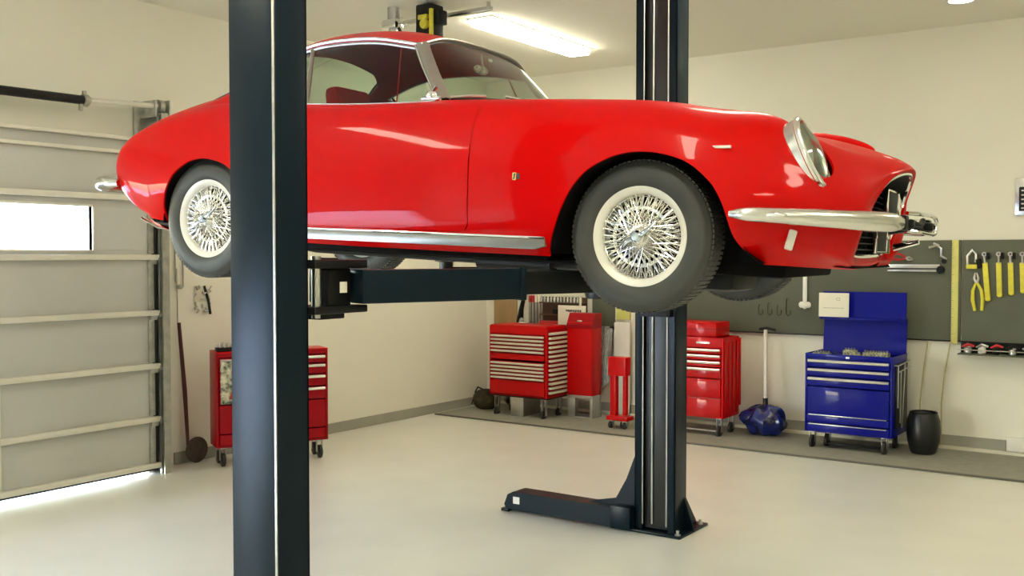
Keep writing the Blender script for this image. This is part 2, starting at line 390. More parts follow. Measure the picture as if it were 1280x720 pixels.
# ------------------------------------------------------------------ the car
CX = Vector((0.99543565, 0.08426794, -0.04479722)); CY = Vector((-0.08435262, 0.99643597, 0)); CZ = Vector((0.04463756, 0.00377876, 0.9989961))
CO = Vector((-2.16092116, 4.75562738, 1.94430807))
ZO = .33                                    # axle height above the tyre bottoms
car = thing('sports_coupe', 'glossy red classic sports coupe raised on the two post lift', 'car')
R3 = Matrix((CX, CY, CZ)).transposed()
car.rotation_euler = R3.to_euler(); car.location = CO-CZ*ZO
def cb(mb, name, m, parent=None, **k):      # build in axle coordinates
    mb.v = [(p[0], p[1], p[2]+ZO) for p in mb.v]
    return mb.build(name, m, parent if parent is not None else car, **k)
def mir(mb):                                # mirrored copy to the far side
    k = MB(); k.v = [(p[0], -p[1], p[2]) for p in mb.v]; k.f = [f[::-1] for f in mb.f]; return k

def crw(f):
    f2 = f*f; f3 = f2*f
    return (-.5*f3+f2-.5*f, 1.5*f3-2.5*f2+1, -1.5*f3+2*f2+.5*f, .5*f3-.5*f2)
class Surf:
    def __init__(s, ctrl):
        C = np.array(ctrl, float)
        C = np.concatenate([2*C[:1]-C[1:2], C, 2*C[-1:]-C[-2:-1]], 0)
        C = np.concatenate([2*C[:, :1]-C[:, 1:2], C, 2*C[:, -1:]-C[:, -2:-1]], 1)
        # centre line: mirrored ghost column keeps the hood smooth across y=0
        if abs(C[0, -2, 1]) < 1e-6 and s.sym(C):
            g = C[:, -3].copy(); g[:, 1] *= -1; C[:, -1] = g
        s.C = C; s.nu = C.shape[0]-2; s.nt = C.shape[1]-2
    def sym(s, C): return np.all(np.abs(C[:, -2, 1]) < 1e-6)
    def __call__(s, u, t):
        u = np.atleast_1d(np.asarray(u, float)); t = np.atleast_1d(np.asarray(t, float))
        iu = np.clip(np.floor(u).astype(int), 0, s.nu-2); it = np.clip(np.floor(t).astype(int), 0, s.nt-2)
        wu = crw(u-iu); wt = crw(t-it); out = 0
        for a in range(4):
            for b in range(4):
                out = out+(wu[a]*wt[b])[:, None]*s.C[iu+a, it+b]
        return out
    def normal(s, u, t):
        e = 1e-3; u = np.asarray(u, float); t = np.asarray(t, float)
        u0 = np.clip(u, 0, s.nu-1); t0 = np.clip(t, 0, s.nt-1)
        du = s(np.clip(u0+e, 0, s.nu-1), t0)-s(np.clip(u0-e, 0, s.nu-1), t0)
        dt = s(u0, np.clip(t0+e, 0, s.nt-1))-s(u0, np.clip(t0-e, 0, s.nt-1))
        n = np.cross(du, dt); l = np.linalg.norm(n, axis=1, keepdims=True); l[l < 1e-12] = 1
        return n/l
    def inv(s, pts, axes, ur, tr, it=12):
        gu, gt = np.meshgrid(np.linspace(*ur, 240), np.linspace(*tr, 90), indexing='ij')
        gu = gu.ravel(); gt = gt.ravel(); G = s(gu, gt)[:, axes]
        P = np.asarray(pts, float); res = []
        for p in P:
            k = np.argmin(((G-p)**2).sum(1)); res.append((gu[k], gt[k]))
        UT = np.array(res)
        for _ in range(it):
            e = 1e-4; F = s(UT[:, 0], UT[:, 1])[:, axes]-P
            A = (s(UT[:, 0]+e, UT[:, 1])[:, axes]-s(UT[:, 0]-e, UT[:, 1])[:, axes])/(2*e)
            B = (s(UT[:, 0], UT[:, 1]+e)[:, axes]-s(UT[:, 0], UT[:, 1]-e)[:, axes])/(2*e)
            det = A[:, 0]*B[:, 1]-A[:, 1]*B[:, 0]; det = np.where(np.abs(det) < 1e-8, 1e-8, det)
            du = (F[:, 0]*B[:, 1]-F[:, 1]*B[:, 0])/det; dt = (A[:, 0]*F[:, 1]-A[:, 1]*F[:, 0])/det
            UT = UT-np.stack([np.clip(du, -.1, .1), np.clip(dt, -.1, .1)], 1)
        return UT

def pip(P, poly):
    x, y = P[:, 0], P[:, 1]; ins = np.zeros(len(P), bool); n = len(poly)
    for i in range(n):
        x1, y1 = poly[i]; x2, y2 = poly[(i+1) % n]
        c = ((y1 > y) != (y2 > y)) & (x < (x2-x1)*(y-y1)/((y2-y1) if abs(y2-y1) > 1e-12 else 1e-12)+x1)
        ins ^= c
    return ins
def dens(poly, d, closed=True):
    out = []; n = len(poly)
    for i in range(n if closed else n-1):
        a = np.array(poly[i], float); b = np.array(poly[(i+1) % n], float)
        k = max(1, int(np.ceil(np.linalg.norm(b-a)/d)))
        for j in range(k): out.append(tuple(a+(b-a)*j/k))
    if not closed: out.append(tuple(poly[-1]))
    return out
def trimmed(S, outer, holes, du=.07, dt=.09):
    """triangulated trimmed patch of S in (u,t); returns verts(u,t), tris, boundary edges"""
    outer = dens(outer, .07); holes = [dens(h, .07) for h in holes]
    u0, u1 = min(p[0] for p in outer), max(p[0] for p in outer); t0, t1 = min(p[1] for p in outer), max(p[1] for p in outer)
    gu, gt = np.meshgrid(np.arange(u0+du/2, u1, du), np.arange(t0+dt/2, t1, dt), indexing='ij')
    g = np.stack([gu.ravel(), gt.ravel()], 1)
    keep = pip(g, outer)
    for h in holes: keep &= ~pip(g, h)
    allb = np.array(outer+[p for h in holes for p in h])
    gk = g[keep]
    dm = np.array([np.min(((allb-p)/np.array([du, dt])) @ np.array([0, 0]) if 0 else np.hypot((allb[:, 0]-p[0])/du, (allb[:, 1]-p[1])/dt)) for p in gk])
    gk = gk[dm > .45]
    co = []; ed = []
    for lp in [outer]+holes:
        o = len(co); n = len(lp); co += [Vector(p) for p in lp]; ed += [(o+i, o+(i+1) % n) for i in range(n)]
    co += [Vector(p) for p in gk]
    V, E, F, _, _, _ = delaunay_2d_cdt(co, ed, [], 0, 1e-5)
    V = np.array([tuple(v) for v in V]); F = np.array([f for f in F if len(f) == 3])
    c = V[F].mean(1); k = pip(c, outer)
    for h in holes: k &= ~pip(c, h)
    return V, F[k]
def shell(S, V, F, off=0., thick=.012, flip=False):
    """offset outer skin + rim + inner skin, with analytic normals"""
    used = np.unique(F); rm = -np.ones(len(V), int); rm[used] = np.arange(len(used)); V = V[used]; F = rm[F]
    P = S(V[:, 0], V[:, 1]); N = S.normal(V[:, 0], V[:, 1])
    # triangle orientation to match normals
    a, b, c = P[F[:, 0]], P[F[:, 1]], P[F[:, 2]]
    s = np.einsum('ij,ij->i', np.cross(b-a, c-a), N[F].mean(1)); F = np.where((s < 0)[:, None], F[:, ::-1], F)
    if flip: N = -N; F = F[:, ::-1]
    P = P+N*off; Q = P-N*thick
    n = len(P); ec = {}
    for t in F:
        for i in range(3):
            e = (t[i], t[(i+1) % 3]); ec[e] = 1
    bd = [e for e in ec if (e[1], e[0]) not in ec]
    vs = list(P)+list(Q); ns = list(N)+list(-N); fs = [tuple(t) for t in F]+[tuple(t[::-1]+n) for t in F]
    for (i, j) in bd:
        k = len(vs); q = [P[i], P[j], Q[j], Q[i]]; nn = np.cross(P[j]-P[i], Q[i]-P[i]); l = np.linalg.norm(nn); nn = -nn/l if l > 1e-12 else N[i]
        vs += q; ns += [nn]*4; fs.append((k, k+3, k+2, k+1))
    return np.array(vs), np.array(ns), fs
def build_np(name, parts, m, parent=None, label=None):
    vs, ns, fs = [], [], []
    for (v, n, f) in parts:
        o = sum(len(x) for x in vs); vs.append(v); ns.append(n); fs += [tuple(int(i)+o for i in t) for t in f]
    v = np.concatenate(vs); n = np.concatenate(ns)
    v = v+np.array([0, 0, ZO])
    me = bpy.data.meshes.new(name); me.from_pydata([tuple(p) for p in v], [], fs)
    me.polygons.foreach_set('use_smooth', [True]*len(me.polygons))
    me.normals_split_custom_set_from_vertices([tuple(p) for p in n])
    me.materials.append(M[m]); me.update()
    o = bpy.data.objects.new(name, me); COL.objects.link(o); o.parent = parent if parent is not None else car
    if label: o['label'] = label
    return o
def mirror_np(part):
    v, n, f = part; k = np.array([1, -1, 1.])
    return v*k, n*k, [t[::-1] for t in f]

def st(x, L):   # station with constant x unless a triple is given
    return [p if len(p) == 3 else (x, p[0], p[1]) for p in L]
RING = ([(.86, 0, -.072), (.83, -.33, -.070), (.825, -.415, -.035), (.87, -.395, .09), (.905, -.35, .20), (.94, -.27, .28), (.97, -.15, .322), (.985, 0, .335)])
LIP = [(x+.004, y*1.03, .13+(z-.13)*1.05) for x, y, z in RING]
RNG = [(x-.022, y*.985, .13+(z-.13)*.93) for x, y, z in RING]
body = Surf([
    st(-3.60, [(-3.48, 0, .03), (-3.57, 0, .10), (-3.63, 0, .20), (-3.65, 0, .31), (-3.62, 0, .41), (-3.56, 0, .48), (-3.52, 0, .52), (-3.47, 0, .545)]),
    st(-3.55, [(-3.40, -.42, .02), (-3.50, -.44, .09), (-3.57, -.46, .19), (-3.59, -.46, .31), (-3.56, -.44, .42), (-3.49, -.41, .50), (-3.43, -.22, .545), (-3.40, 0, .575)]),
    st(-3.40, [(-3.24, -.66, .0), (-3.36, -.70, .06), (-3.47, -.725, .17), (-3.51, -.73, .30), (-3.48, -.71, .42), (-3.38, -.65, .505), (-3.30, -.36, .58), (-3.26, 0, .625)]),
    st(-3.14, [(-.76, -.01), (-.80, .08), (-.82, .2), (-.815, .33), (-.79, .46), (-.72, .575), (-.40, .665), (0, .71)]),
    st(-2.85, [(-.78, -.04), (-.825, .06), (-.845, .2), (-.84, .345), (-.815, .49), (-.735, .63), (-.44, .74), (0, .79)]),
    st(-2.55, [(-.79, -.08), (-.835, .03), (-.855, .2), (-.85, .36), (-.82, .515), (-.74, .655), (-.46, .75), (0, .80)]),
    st(-2.15, [(-.79, -.105), (-.845, .0), (-.865, .2), (-.86, .37), (-.825, .53), (-.74, .635), (-.5, .70), (0, .74)]),
    st(-1.60, [(-.79, -.113), (-.848, -.0), (-.868, .2), (-.86, .38), (-.82, .535), (-.735, .618), (-.5, .65), (0, .66)]),
    st(-1.10, [(-.79, -.115), (-.85, -.0), (-.868, .2), (-.86, .38), (-.815, .54), (-.72, .622), (-.5, .65), (0, .67)]),
    st(-.80, [(-.79, -.115), (-.85, 0), (-.868, .2), (-.86, .38), (-.81, .54), (-.70, .623), (-.44, .635), (0, .675)]),
    st(-.40, [(-.79, -.115), (-.852, 0), (-.872, .2), (-.86, .38), (-.80, .53), (-.66, .618), (-.38, .615), (0, .66)]),
    st(0, [(-.79, -.113), (-.86, 0), (-.878, .2), (-.862, .37), (-.79, .515), (-.64, .600), (-.38, .575), (0, .60)]),
    st(.27, [(-.77, -.11), (-.852, 0), (-.868, .18), (-.85, .34), (-.77, .48), (-.62, .562), (-.36, .52), (0, .555)]),
    st(.5, [(.56, -.68, -.108), (.53, -.80, 0), (.50, -.825, .15), (.49, -.80, .30), (.50, -.74, .43), (.50, -.60, .530), (.52, -.36, .468), (.54, 0, .500)]),
    st(.65, [(.70, -.50, -.115), (.72, -.67, -.02), (.73, -.705, .11), (.71, -.69, .23), (.66, -.66, .36), (.63, -.54, .455), (.68, -.34, .425), (.73, 0, .455)]),
    st(.8, [(.80, -.20, -.118), (.82, -.50, -.09), (.865, -.545, .02), (.875, -.53, .13), (.87, -.47, .24), (.86, -.37, .33), (.88, -.21, .378), (.91, 0, .395)]),
    LIP,
    RNG,
])
NU = body.nu-1
def arch(cx, r_, rz, side='xz'):
    a = np.linspace(math.radians(-14), math.radians(194), 40)
    return [(cx+r_*math.cos(t), rz*math.sin(t)+(-.01 if True else 0)) for t in a]
# front arch traced from the photo
farch = [(.525, -.10), (.475, -.06), (.435, .0), (.408, .075), (.386, .135), (.357, .19), (.322, .235), (.231, .308), (.122, .345), (.012, .357), (-.1, .340), (-.213, .288), (-.275, .235), (-.319, .177), (-.36, .10), (-.392, .02), (-.425, -.06), (-.44, -.10)]
rarch = [(-2.24, -.08), (-2.265, .0), (-2.285, .10), (-2.34, .205), (-2.44, .29), (-2.55, .325), (-2.66, .335), (-2.77, .312), (-2.88, .25), (-2.95, .16), (-2.985, .06), (-2.995, .0), (-2.995, -.03)]
def smooth_poly(p, n=6):
    P = np.array(p, float); P = np.concatenate([2*P[:1]-P[1:2], P, 2*P[-1:]-P[-2:-1]])
    out = []
    for i in range(1, len(P)-2):
        for k in range(n):
            w = crw(k/n); out.append(tuple(sum(w[j]*P[i-1+j] for j in range(4))))
    out.append(tuple(P[-2])); return out
def arch_loop(pts, ur):
    uv = body.inv(smooth_poly(pts, 4), [0, 2], ur, (0, 5))
    L = [tuple(p) for p in uv]
    return L+[(L[-1][0], -.6), (L[0][0], -.6)]
fl = arch_loop(farch, (8, 14.6)); rl = arch_loop(rarch, (2.4, 6.5))
def roundrect(x0, x1, z0, z1, r):
    out = []
    for (cx, cz, a0) in ((x1-r, z0+r, -90), (x1-r, z1-.004, 0), (x0+r, z1-.004, 90), (x0+r, z0+r, 180)):
        rr = r if cz < z1-.01 else .004
        cxx = cx if rr == r else (x1-.004 if cx > (x0+x1)/2 else x0+.004)
        for k in range(5):
            a = math.radians(a0+90*k/4); out.append((cxx+rr*math.cos(a), cz+rr*math.sin(a)))
    return out
# door outline in (x,z); top follows the belt line t=5
du0 = roundrect(-2.02, -.858, -.018, .40, .05)
low = [p for p in du0 if p[1] < .3]
uv = body.inv(low, [0, 2], (5, 10.5), (0, 4.5))
ua = body.inv([(-.858, .50), (-2.02, .50)], [0, 2], (5, 10.5), (2, 5))
TB = 5.05
lo = [tuple(p) for p in uv]
# order: start bottom right going round
br = [p for p in lo if p[0] > 8]; bl = [p for p in lo if p[0] <= 8]
def xu(x, t): return body.inv([(x, float(body(8.5, t)[0][1]))], [0, 1], (4, 12), (t-.2, t+.2))[0][0]
def u_of_x(x, t):
    uu = np.linspace(3, 13, 2000); X = body(uu, np.full_like(uu, t))[:, 0]; return float(np.interp(x, X, uu))
doorloop = br+[(u_of_x(-.858, t), t) for t in (2.5, 3, 3.5, 4, 4.5, TB)]+[(u_of_x(-2.02, t), t) for t in (TB, 4.5, 4, 3.5, 3, 2.5)]+bl
# cockpit hole
def fx(y): return -.90-.27*(abs(y)/.62)**2.2
hole = [(u_of_x(fx(y), t), t) for y, t in ((-.70, 5.06), (-.62, 5.3), (-.52, 5.75), (-.45, 6.0), (-.3, 6.35), (-.15, 6.7), (0, 7), (0, 7.6))]
hole += [(u_of_x(-2.98, 7), 7.6), (u_of_x(-2.98, 7), 7), (u_of_x(-2.96, 6.6), 6.6), (u_of_x(-2.9, 6.2), 6.2), (u_of_x(-2.78, 5.8), 5.8), (u_of_x(-2.5, 5.45), 5.45), (u_of_x(-2.3, 5.3), 5.3), (u_of_x(-2.2, 5.06), 5.06)]
outer = [(0, 0), (NU, 0), (NU, 7), (0, 7)]
def head_frame(sg):
    c = Vector((.672, -.612*sg, .362)); n = Vector((.90, -.12*sg, .42)).normalized()
    up = Vector((-.40, 0, .92)); up = (up-n*up.dot(n)).normalized(); return c, n, up, up.cross(n)
def head_hole():
    c, n, up, sx = head_frame(1)
    uu, tt = np.meshgrid(np.linspace(12.2, 15.5, 500), np.linspace(2.2, 6.4, 500), indexing='ij'); uu = uu.ravel(); tt = tt.ravel()
    P = body(uu, tt)-np.array(c); a = P @ np.array(sx)/.66; b = P @ np.array(up)/1.10; h = P @ np.array(n)
    out = []
    for k in range(28):
        an = 2*PI*k/28; R_ = .112; d2 = (a-R_*math.cos(an))**2+(b-R_*math.sin(an))**2+.05*h*h
        i = int(np.argmin(d2)); out.append((uu[i], tt[i]))
    return out
hl = head_hole()
def grow(loop, g):   # grow a (u,t) loop outwards a little for the panel gap
    P = np.array(loop); c = P.mean(0); n = len(P); out = []
    area = sum(P[i][0]*P[(i+1) % n][1]-P[(i+1) % n][0]*P[i][1] for i in range(n)); sg = 1 if area > 0 else -1
    for i in range(n):
        d = P[(i+1) % n]-P[i-1]; l = np.hypot(*d) or 1
        out.append(tuple(P[i]+sg*np.array([d[1], -d[0]])/l*g))
    return out
V, F = trimmed(body, outer, [fl, rl, grow(doorloop, .020), hole, hl], .09, .11)
pt = shell(body, V, F, 0, .012, flip=False)
# outward check
ctr = np.array([-1.2, 0, .2]); test = body.normal([9.], [2.])[0]
FL = test[1] > 0
pt = shell(body, V, F, 0, .012, flip=FL)
build_np('body_shell', [pt, mirror_np(pt)], 'red')
V, F = trimmed(body, doorloop, [], .09, .11)
dpz = shell(body, V, F, .0015, .03, flip=FL)
dn = build_np('door', [dpz], 'red'); dfar = build_np('door', [mirror_np(dpz)], 'red')
# mirror handles are hidden by the post; black tube put in to darken the door gap like shade
for sg in (1, -1):
    P = body(np.array([u_of_x(-.855, t) for t in np.linspace(1.1, 5.0, 24)]), np.linspace(1.1, 5.0, 24))
    k = MB(); k.tube([(-.855, (p[1]+.013)*sg, p[2]-.002) for p in P], .008, 6); cb(k, 'door_gap_shade', 'blackplastic')
# sill bright trim, red under-sill
def side_y(x, z):
    x = min(max(x, -3.2), .62); uv = body.inv([(x, z)], [0, 2], (2, 14.8), (0, 5), 4); return min(-.60, max(-.885, float(body(uv[:, 0], uv[:, 1])[0][1])))
xs = np.linspace(-2.22, -.445, 30)
for sg in (1, -1):
    G = []
    for i, x in enumerate(xs):
        y = side_y(x, -.055); e = .02 if i in (0, len(xs)-1) else 0
        row = [(x, y+.01, -.086+e*.8), (x, y-.008, -.086+e*.8), (x, y-.014, -.058), (x, y-.012, -.040), (x, y-.018, -.036), (x, y-.016, -.027), (x, y+.006, -.025)]
        G.append([(a, b*sg, c) for a, b, c in row])
    k = MB().grid(G); k.add(G[0], [tuple(range(7))]); k.add(G[-1], [tuple(range(7))]); cb(k, 'sill_trim', 'pillar', smooth=50)
    k = MB(); k.tube([(x, (side_y(x, -.055)-.015)*sg, -.031) for x in xs], .006, 8); cb(k, 'sill_bead', 'chrome')
# under tray, wheel wells
k = MB(); k.box(-2.3, -.47, -.76, .76, -.14, -.105, .01).box(-2.95, -.2, -.38, .38, -.16, -.09, .02).box(-.45, .55, -.45, .45, -.17, -.05, .02).box(-3.3, -2.9, -.6, .6, -.03, .02, .02)
cb(k, 'underbody', 'black')
k = MB(); k.prism([(.52, -.10), (.84, -.112), (.82, -.085), (.52, -.06)], -.42, .42); cb(k, 'front_undertray', 'black')
for cx, poly in ((0, farch), (-2.657, rarch)):
    for sg in (1, -1):
        sp_ = smooth_poly(poly, 4)
        G = []
        for (yy, sc) in ((-.82, 1.0), (-.80, 1.02), (-.48, 1.04)):
            G.append([(cx+(p[0]-cx)*sc, (yy if yy < -.7 else yy)*sg, p[1]*sc) for p in sp_])
        # keep well inside body skin
        G[0] = [(p[0], (side_y(p[0], max(p[2], -.08))+.012)*sg, p[2]) for p in G[0]]
        k = MB().grid(G); n = len(sp_); k.add(G[2], [tuple(range(n))]); cb(k, 'wheel_well', 'black', smooth=60)
# suspension / axle
k = MB().tube([(-2.657, -.62, 0), (-2.657, .62, 0)], .045, 12).sphere((-2.657, 0, 0), .13, 16, 8); cb(k, 'rear_axle', 'black')
k = MB().tube([(0, -.62, .0), (0, .62, 0)], .035, 10)
k.tube([(.05, -.55, -.09), (-.12, -.2, -.12), (.05, -.2, -.13), (.05, -.55, -.09)], .02, 8).tube([(.05, .55, -.09), (-.12, .2, -.12), (.05, .2, -.13), (.05, .55, -.09)], .02, 8)
k.tube([(.26, -.3, -.12), (.30, 0, -.16), (.26, .3, -.12)], .02, 8)
cb(k, 'front_suspension', 'black')
# engine sump, exhausts
k = MB().box(-.35, .25, -.2, .2, -.26, -.12, .05); cb(k, 'engine_sump', 'blackmetal')
for y in (-.26, .26):
    k = MB().tube([(-.3, y*.8, -.17), (-.8, y, -.16), (-2.3, y, -.15), (-2.9, y*1.3, -.06), (-3.50, y*1.5, -.04)], .028, 10)
    k.tube([(-.7, y, -.165), (-1.15, y, -.165)], .05, 12); cb(k, 'exhaust_pipe', 'blackmetal')

# ---- wheels
def wheel(x, y, sg):
    # outward is -y for sg=1 ; local profile measured along outward axis h
    def A(mb, prof, n=48, closed=False): mb.lathe([(r, -h*sg) for r, h in prof], n, c=(x, y, z_), axis='y', closed=closed)
    R = .336; K = 1.04
    if x == 0: x, z_ = -.006, -.009
    else: z_ = 0.
    rim = MB(); A(rim, [(r_*K, h_) for r_, h_ in [(.177, .046), (.181, .056), (.188, .064), (.200, .070), (.212, .074), (.217, .070), (.215, .055), (.205, .045), (.200, -.09), (.214, -.10), (.21, -.11), (.19, -.10), (.185, .0), (.176, .040)]], 64, True)
    w_ = cb(rim, 'wheel', 'rim', label='wire wheel with pale cream rim')
    t = MB(); A(t, [(.215, .066), (.226, .078), (.243, .086), (.268, .090), (.292, .086), (.306, .082), (.311, .076), (.325, .066), (.331, .058), (R, .03), (R, .012), (R-.008, .010), (R-.008, .004), (R, .002), (R+.001, -.018), (R-.007, -.020), (R-.007, -.026), (R, -.028), (R, -.05), (R-.008, -.052), (R-.008, -.058), (R-.002, -.06), (.325, -.085), (.306, -.103), (.27, -.112), (.238, -.108), (.218, -.09), (.212, -.02)], 96, True)
    ty = cb(t, 'tyre', 'rubber', w_)
    # tread blocks: lateral ribs
    for k in range(0): pass
    tb = MB()
    for k in range(90):
        a = 2*PI*k/90
        mm = Matrix.Translation((x, y, z_)) @ Matrix.Rotation(a, 4, 'Y')
        for (h0, h1) in ((-.084, .056),):
            tb.box(-.0075, .0075, -h0*sg, -h1*sg, R-.012, R+.0018, .0, mm)
    cb(tb, 'tread', 'rubber', w_)
    d = MB(); A(d, [(1e-4, -.03), (.14, -.03), (.187, -.03), (.187, -.04), (1e-4, -.04)], 40); cb(d, 'brake_disc', 'black', w_)
    s = MB()
    def pt(r, a, h): return (x+r*K*math.cos(a), y-h*sg, z_+r*K*math.sin(a))
    n = 28
    for k in range(n):
        a = 2*PI*k/n
        for q in (-1, 1):
            s.tube([pt(.040, a+q*.9, .075), pt(.183, a+q*.10, .030)], .0028, 5)
            s.tube([pt(.052, a+q*.55+.13, .015), pt(.186, a+q*.05+.13, .052)], .0028, 5)
            s.tube([pt(.050, a+q*1.3+.06, .060), pt(.150, a-q*.25+.06, .046)], .0026, 5)
    for k in range(36):
        a = 2*PI*k/36
        s.tube([pt(.128, a, .048), pt(.186, a, .050)], .0042, 5)
    cb(s, 'wire_spokes', 'spoke', w_)
    r2 = MB(); A(r2, [(.120, .047), (.135, .050), (.137, .046), (.122, .043)], 48, True); A(r2, [(.176, .052), (.179, .055), (.179, .050), (.176, .048)], 48, True); cb(r2, 'spoke_ring', 'spoke', w_)
    hb = MB(); A(hb, [(.058, -.02), (.060, .04), (.052, .070), (.036, .088), (.030, .10), (1e-4, .104)], 28); cb(hb, 'hub', 'spoke', w_)
    sp2 = MB()
    for q in (0, PI):
        a = q+math.radians(28)
        sp2.tube([pt(.012, a, .098), pt(.045, a, .108), pt(.082, a+.12, .100), pt(.105, a+.2, .092)], [.015, .016, .013, .006], 10, flat=.6)
    A(sp2, [(.026, .088), (.028, .108), (.018, .120), (1e-4, .122)], 24)
    cb(sp2, 'spinner_nut', 'chrome_blue_reflection', w_)
    return w_
wheel(0, -.715, 1); wheel(0, .715, -1); wheel(-2.657, -.715, 1); wheel(-2.657, .715, -1)

# ---- greenhouse
gh = Surf([
    [(-1.385, -.565, .950), (-1.36, -.36, 1.010), (-1.345, 0, 1.022)],
    [(-1.70, -.575, .995), (-1.70, -.37, 1.070), (-1.70, 0, 1.112)],
    [(-2.10, -.57, .980), (-2.12, -.37, 1.060), (-2.14, 0, 1.105)],
    [(-2.45, -.575, .865), (-2.47, -.38, .965), (-2.5, 0, 1.005)],
    [(-2.72, -.60, .70), (-2.72, -.41, .835), (-2.74, 0, .905)],
    [(-3.00, -.625, .575), (-3.02, -.43, .725), (-3.04, 0, .80)],
    [(-3.30, -.59, .50), (-3.32, -.40, .615), (-3.36, 0, .675)],
])
GN = gh.nu-1
rw = [(2.75, 1.97), (2.75, 2.5), (4.7, 2.5), (4.7, 1.6), (4.5, 1.1), (4.2, .75), (3.2, .55), (2.95, .7), (2.80, 1.2)]
rw = [(2.70, 2.6), (5.45, 2.6), (5.45, 1.6), (5.25, .9), (4.8, .55), (3.5, .35), (2.95, .6), (2.76, 1.1), (2.70, 1.7)]
V, F = trimmed(gh, [(0, 0), (GN, 0), (GN, 2), (0, 2)], [rw], .12, .12)
GF = gh.normal([1.], [1.])[0][2] < 0
p = shell(gh, V, F, 0, .02, flip=GF); build_np('roof', [p, mirror_np(p)], 'red')
p = shell(gh, V, F, -.026, .006, flip=GF); build_np('headliner', [p, mirror_np(p)], 'maroon')
rg = [q if q[1] < 2 else (q[0], 2) for q in rw]
V, F = trimmed(gh, rg, [], .12, .12)
p = shell(gh, V, F, -.004, .005, flip=GF); build_np('rear_window', [p, mirror_np(p)], 'glass')
P3 = gh(np.array([q[0] for q in dens(rg, .08)]), np.array([q[1] for q in dens(rg, .08)]))
rim_pts = [tuple(q) for q in P3 if q[1] < -.005]
rim_all = rim_pts
k = MB(); k.tube([tuple(a) for a in rim_pts], .009, 8); k2 = mir(k); k.add(k2.v, k2.f); cb(k, 'rear_window_trim', 'blackplastic')

# belt line (t=5) and rail lines
def belt(x): u = u_of_x(x, 5.0); return Vector(body(u, 5.0)[0])
def rail(x):
    uu = np.linspace(0, GN, 600); Q = gh(uu, np.zeros_like(uu)); k = np.argmin(np.abs(Q[:, 0]-x)); return Vector(Q[k])
Acorner = Vector((-1.165, -.665, .640))          # foot of the windscreen pillar
Hcorner = Vector((-1.385, -.565, .950))
# C pillar red panel between rail and belt from x=-2.45 back; quarter window -2.06..-2.42
for sg in (1, -1):
    def fl_(p): return (p[0], p[1]*sg, p[2])
    # quarter panel (red) with quarter glass in front of it
    G = []
    for i in range(25):
        s = i/24; xr = -2.42-.58*s; xb = -2.36-.74*s
        a = rail(xr); b = belt(xb); row = []
        for j in range(9):
            q = j/8; p = a.lerp(b, q); bul = .02*math.sin(PI*q); row.append(fl_((p.x, p.y-bul, p.z+bul*.3)))
        G.append(row)
    cb(MB().grid(G), 'rear_quarter', 'red', smooth=60)
    # glass of the door window and the quarter window
    def pane(name, xr0, xr1, xb0, xb1, m='glass'):
        G = []
        for i in range(13):
            s = i/12; a = rail(xr0+(xr1-xr0)*s); b = belt(xb0+(xb1-xb0)*s)+Vector((0, .01, 0))
            a = a+Vector((0, .012, -.02)); row = []
            for j in range(7):
                q = j/6; p = a.lerp(b, q); bul = .012*math.sin(PI*q); row.append(fl_((p.x, p.y-bul, p.z+bul*.3)))
            G.append(row)
        k = MB().grid(G); G2 = [[(p[0], p[1]+.004*sg, p[2]) for p in r] for r in G]; k.grid(G2, True)
        cb(k, name, m, smooth=60, fixn=False)
    pane('side_window', -1.40, -2.08, -1.19, -1.97)
    pane('quarter_window', -2.12, -2.40, -2.01, -2.34)
    # drip rail / upper frame chrome, B pillar and pillar strip
    k = MB(); xsr = np.linspace(-1.39, -2.44, 24)
    k.tube([fl_(rail(x)+Vector((0, -.004, -.004))) for x in xsr], .009, 8); cb(k, 'drip_rail', 'satin')
    k = MB(); k.tube([fl_(rail(x)+Vector((0, .004, -.026))) for x in xsr], .008, 8); cb(k, 'window_frame_top', 'pillar')
    k = MB(); k.tube([fl_(rail(-2.10)+Vector((0, .004, -.02))), fl_(belt(-1.985)+Vector((0, .004, 0)))], .012, 8, flat=.8); cb(k, 'center_pillar', 'pillar')
    k = MB(); k.tube([fl_(rail(-2.43)+Vector((0, .0, -.02))), fl_(belt(-2.37)+Vector((0, .0, 0)))], .010, 8); cb(k, 'quarter_window_trim', 'pillar')
    k = MB(); k.tube([fl_(belt(x)+Vector((0, .002, .004))) for x in np.linspace(-1.16, -2.4, 30)], .0045, 8); cb(k, 'belt_trim', 'satin')
    # A pillar: wide grey strip (front frame) with slim chrome edge and black gap
    A_, H_ = Acorner, Hcorner
    fwd = Vector((.032, .02, .003))
    G = []
    for i in range(13):
        s = i/12; c = A_.lerp(H_, s)+Vector((0, -.012, 0))*math.sin(PI*s)
        G.append([fl_(c+Vector((-.018, .012, -.01))), fl_(c+Vector((-.016, -.002, .0))), fl_(c+Vector((0, -.006, .004))), fl_(c+fwd*.9+Vector((0, 0, .010))), fl_(c+fwd*1.2+Vector((0, .012, .006))), fl_(c+fwd*1.0+Vector((0, .02, -.012)))])
    cb(MB().grid(G), 'windscreen_pillar', 'pillar', smooth=50)
    k = MB(); k.tube([fl_(A_+Vector((-.022, -.004, 0))), fl_(A_.lerp(H_, .5)+Vector((-.022, -.016, 0))), fl_(H_+Vector((-.022, -.006, 0)))], .006, 8); cb(k, 'vent_frame', 'satin')
    # vent window divider inside the door glass
    k = MB(); k.tube([fl_(belt(-1.40)+Vector((0, .012, 0))), fl_(rail(-1.50)+Vector((0, .014, -.03)))], .004, 6); cb(k, 'vent_divider', 'maroon')
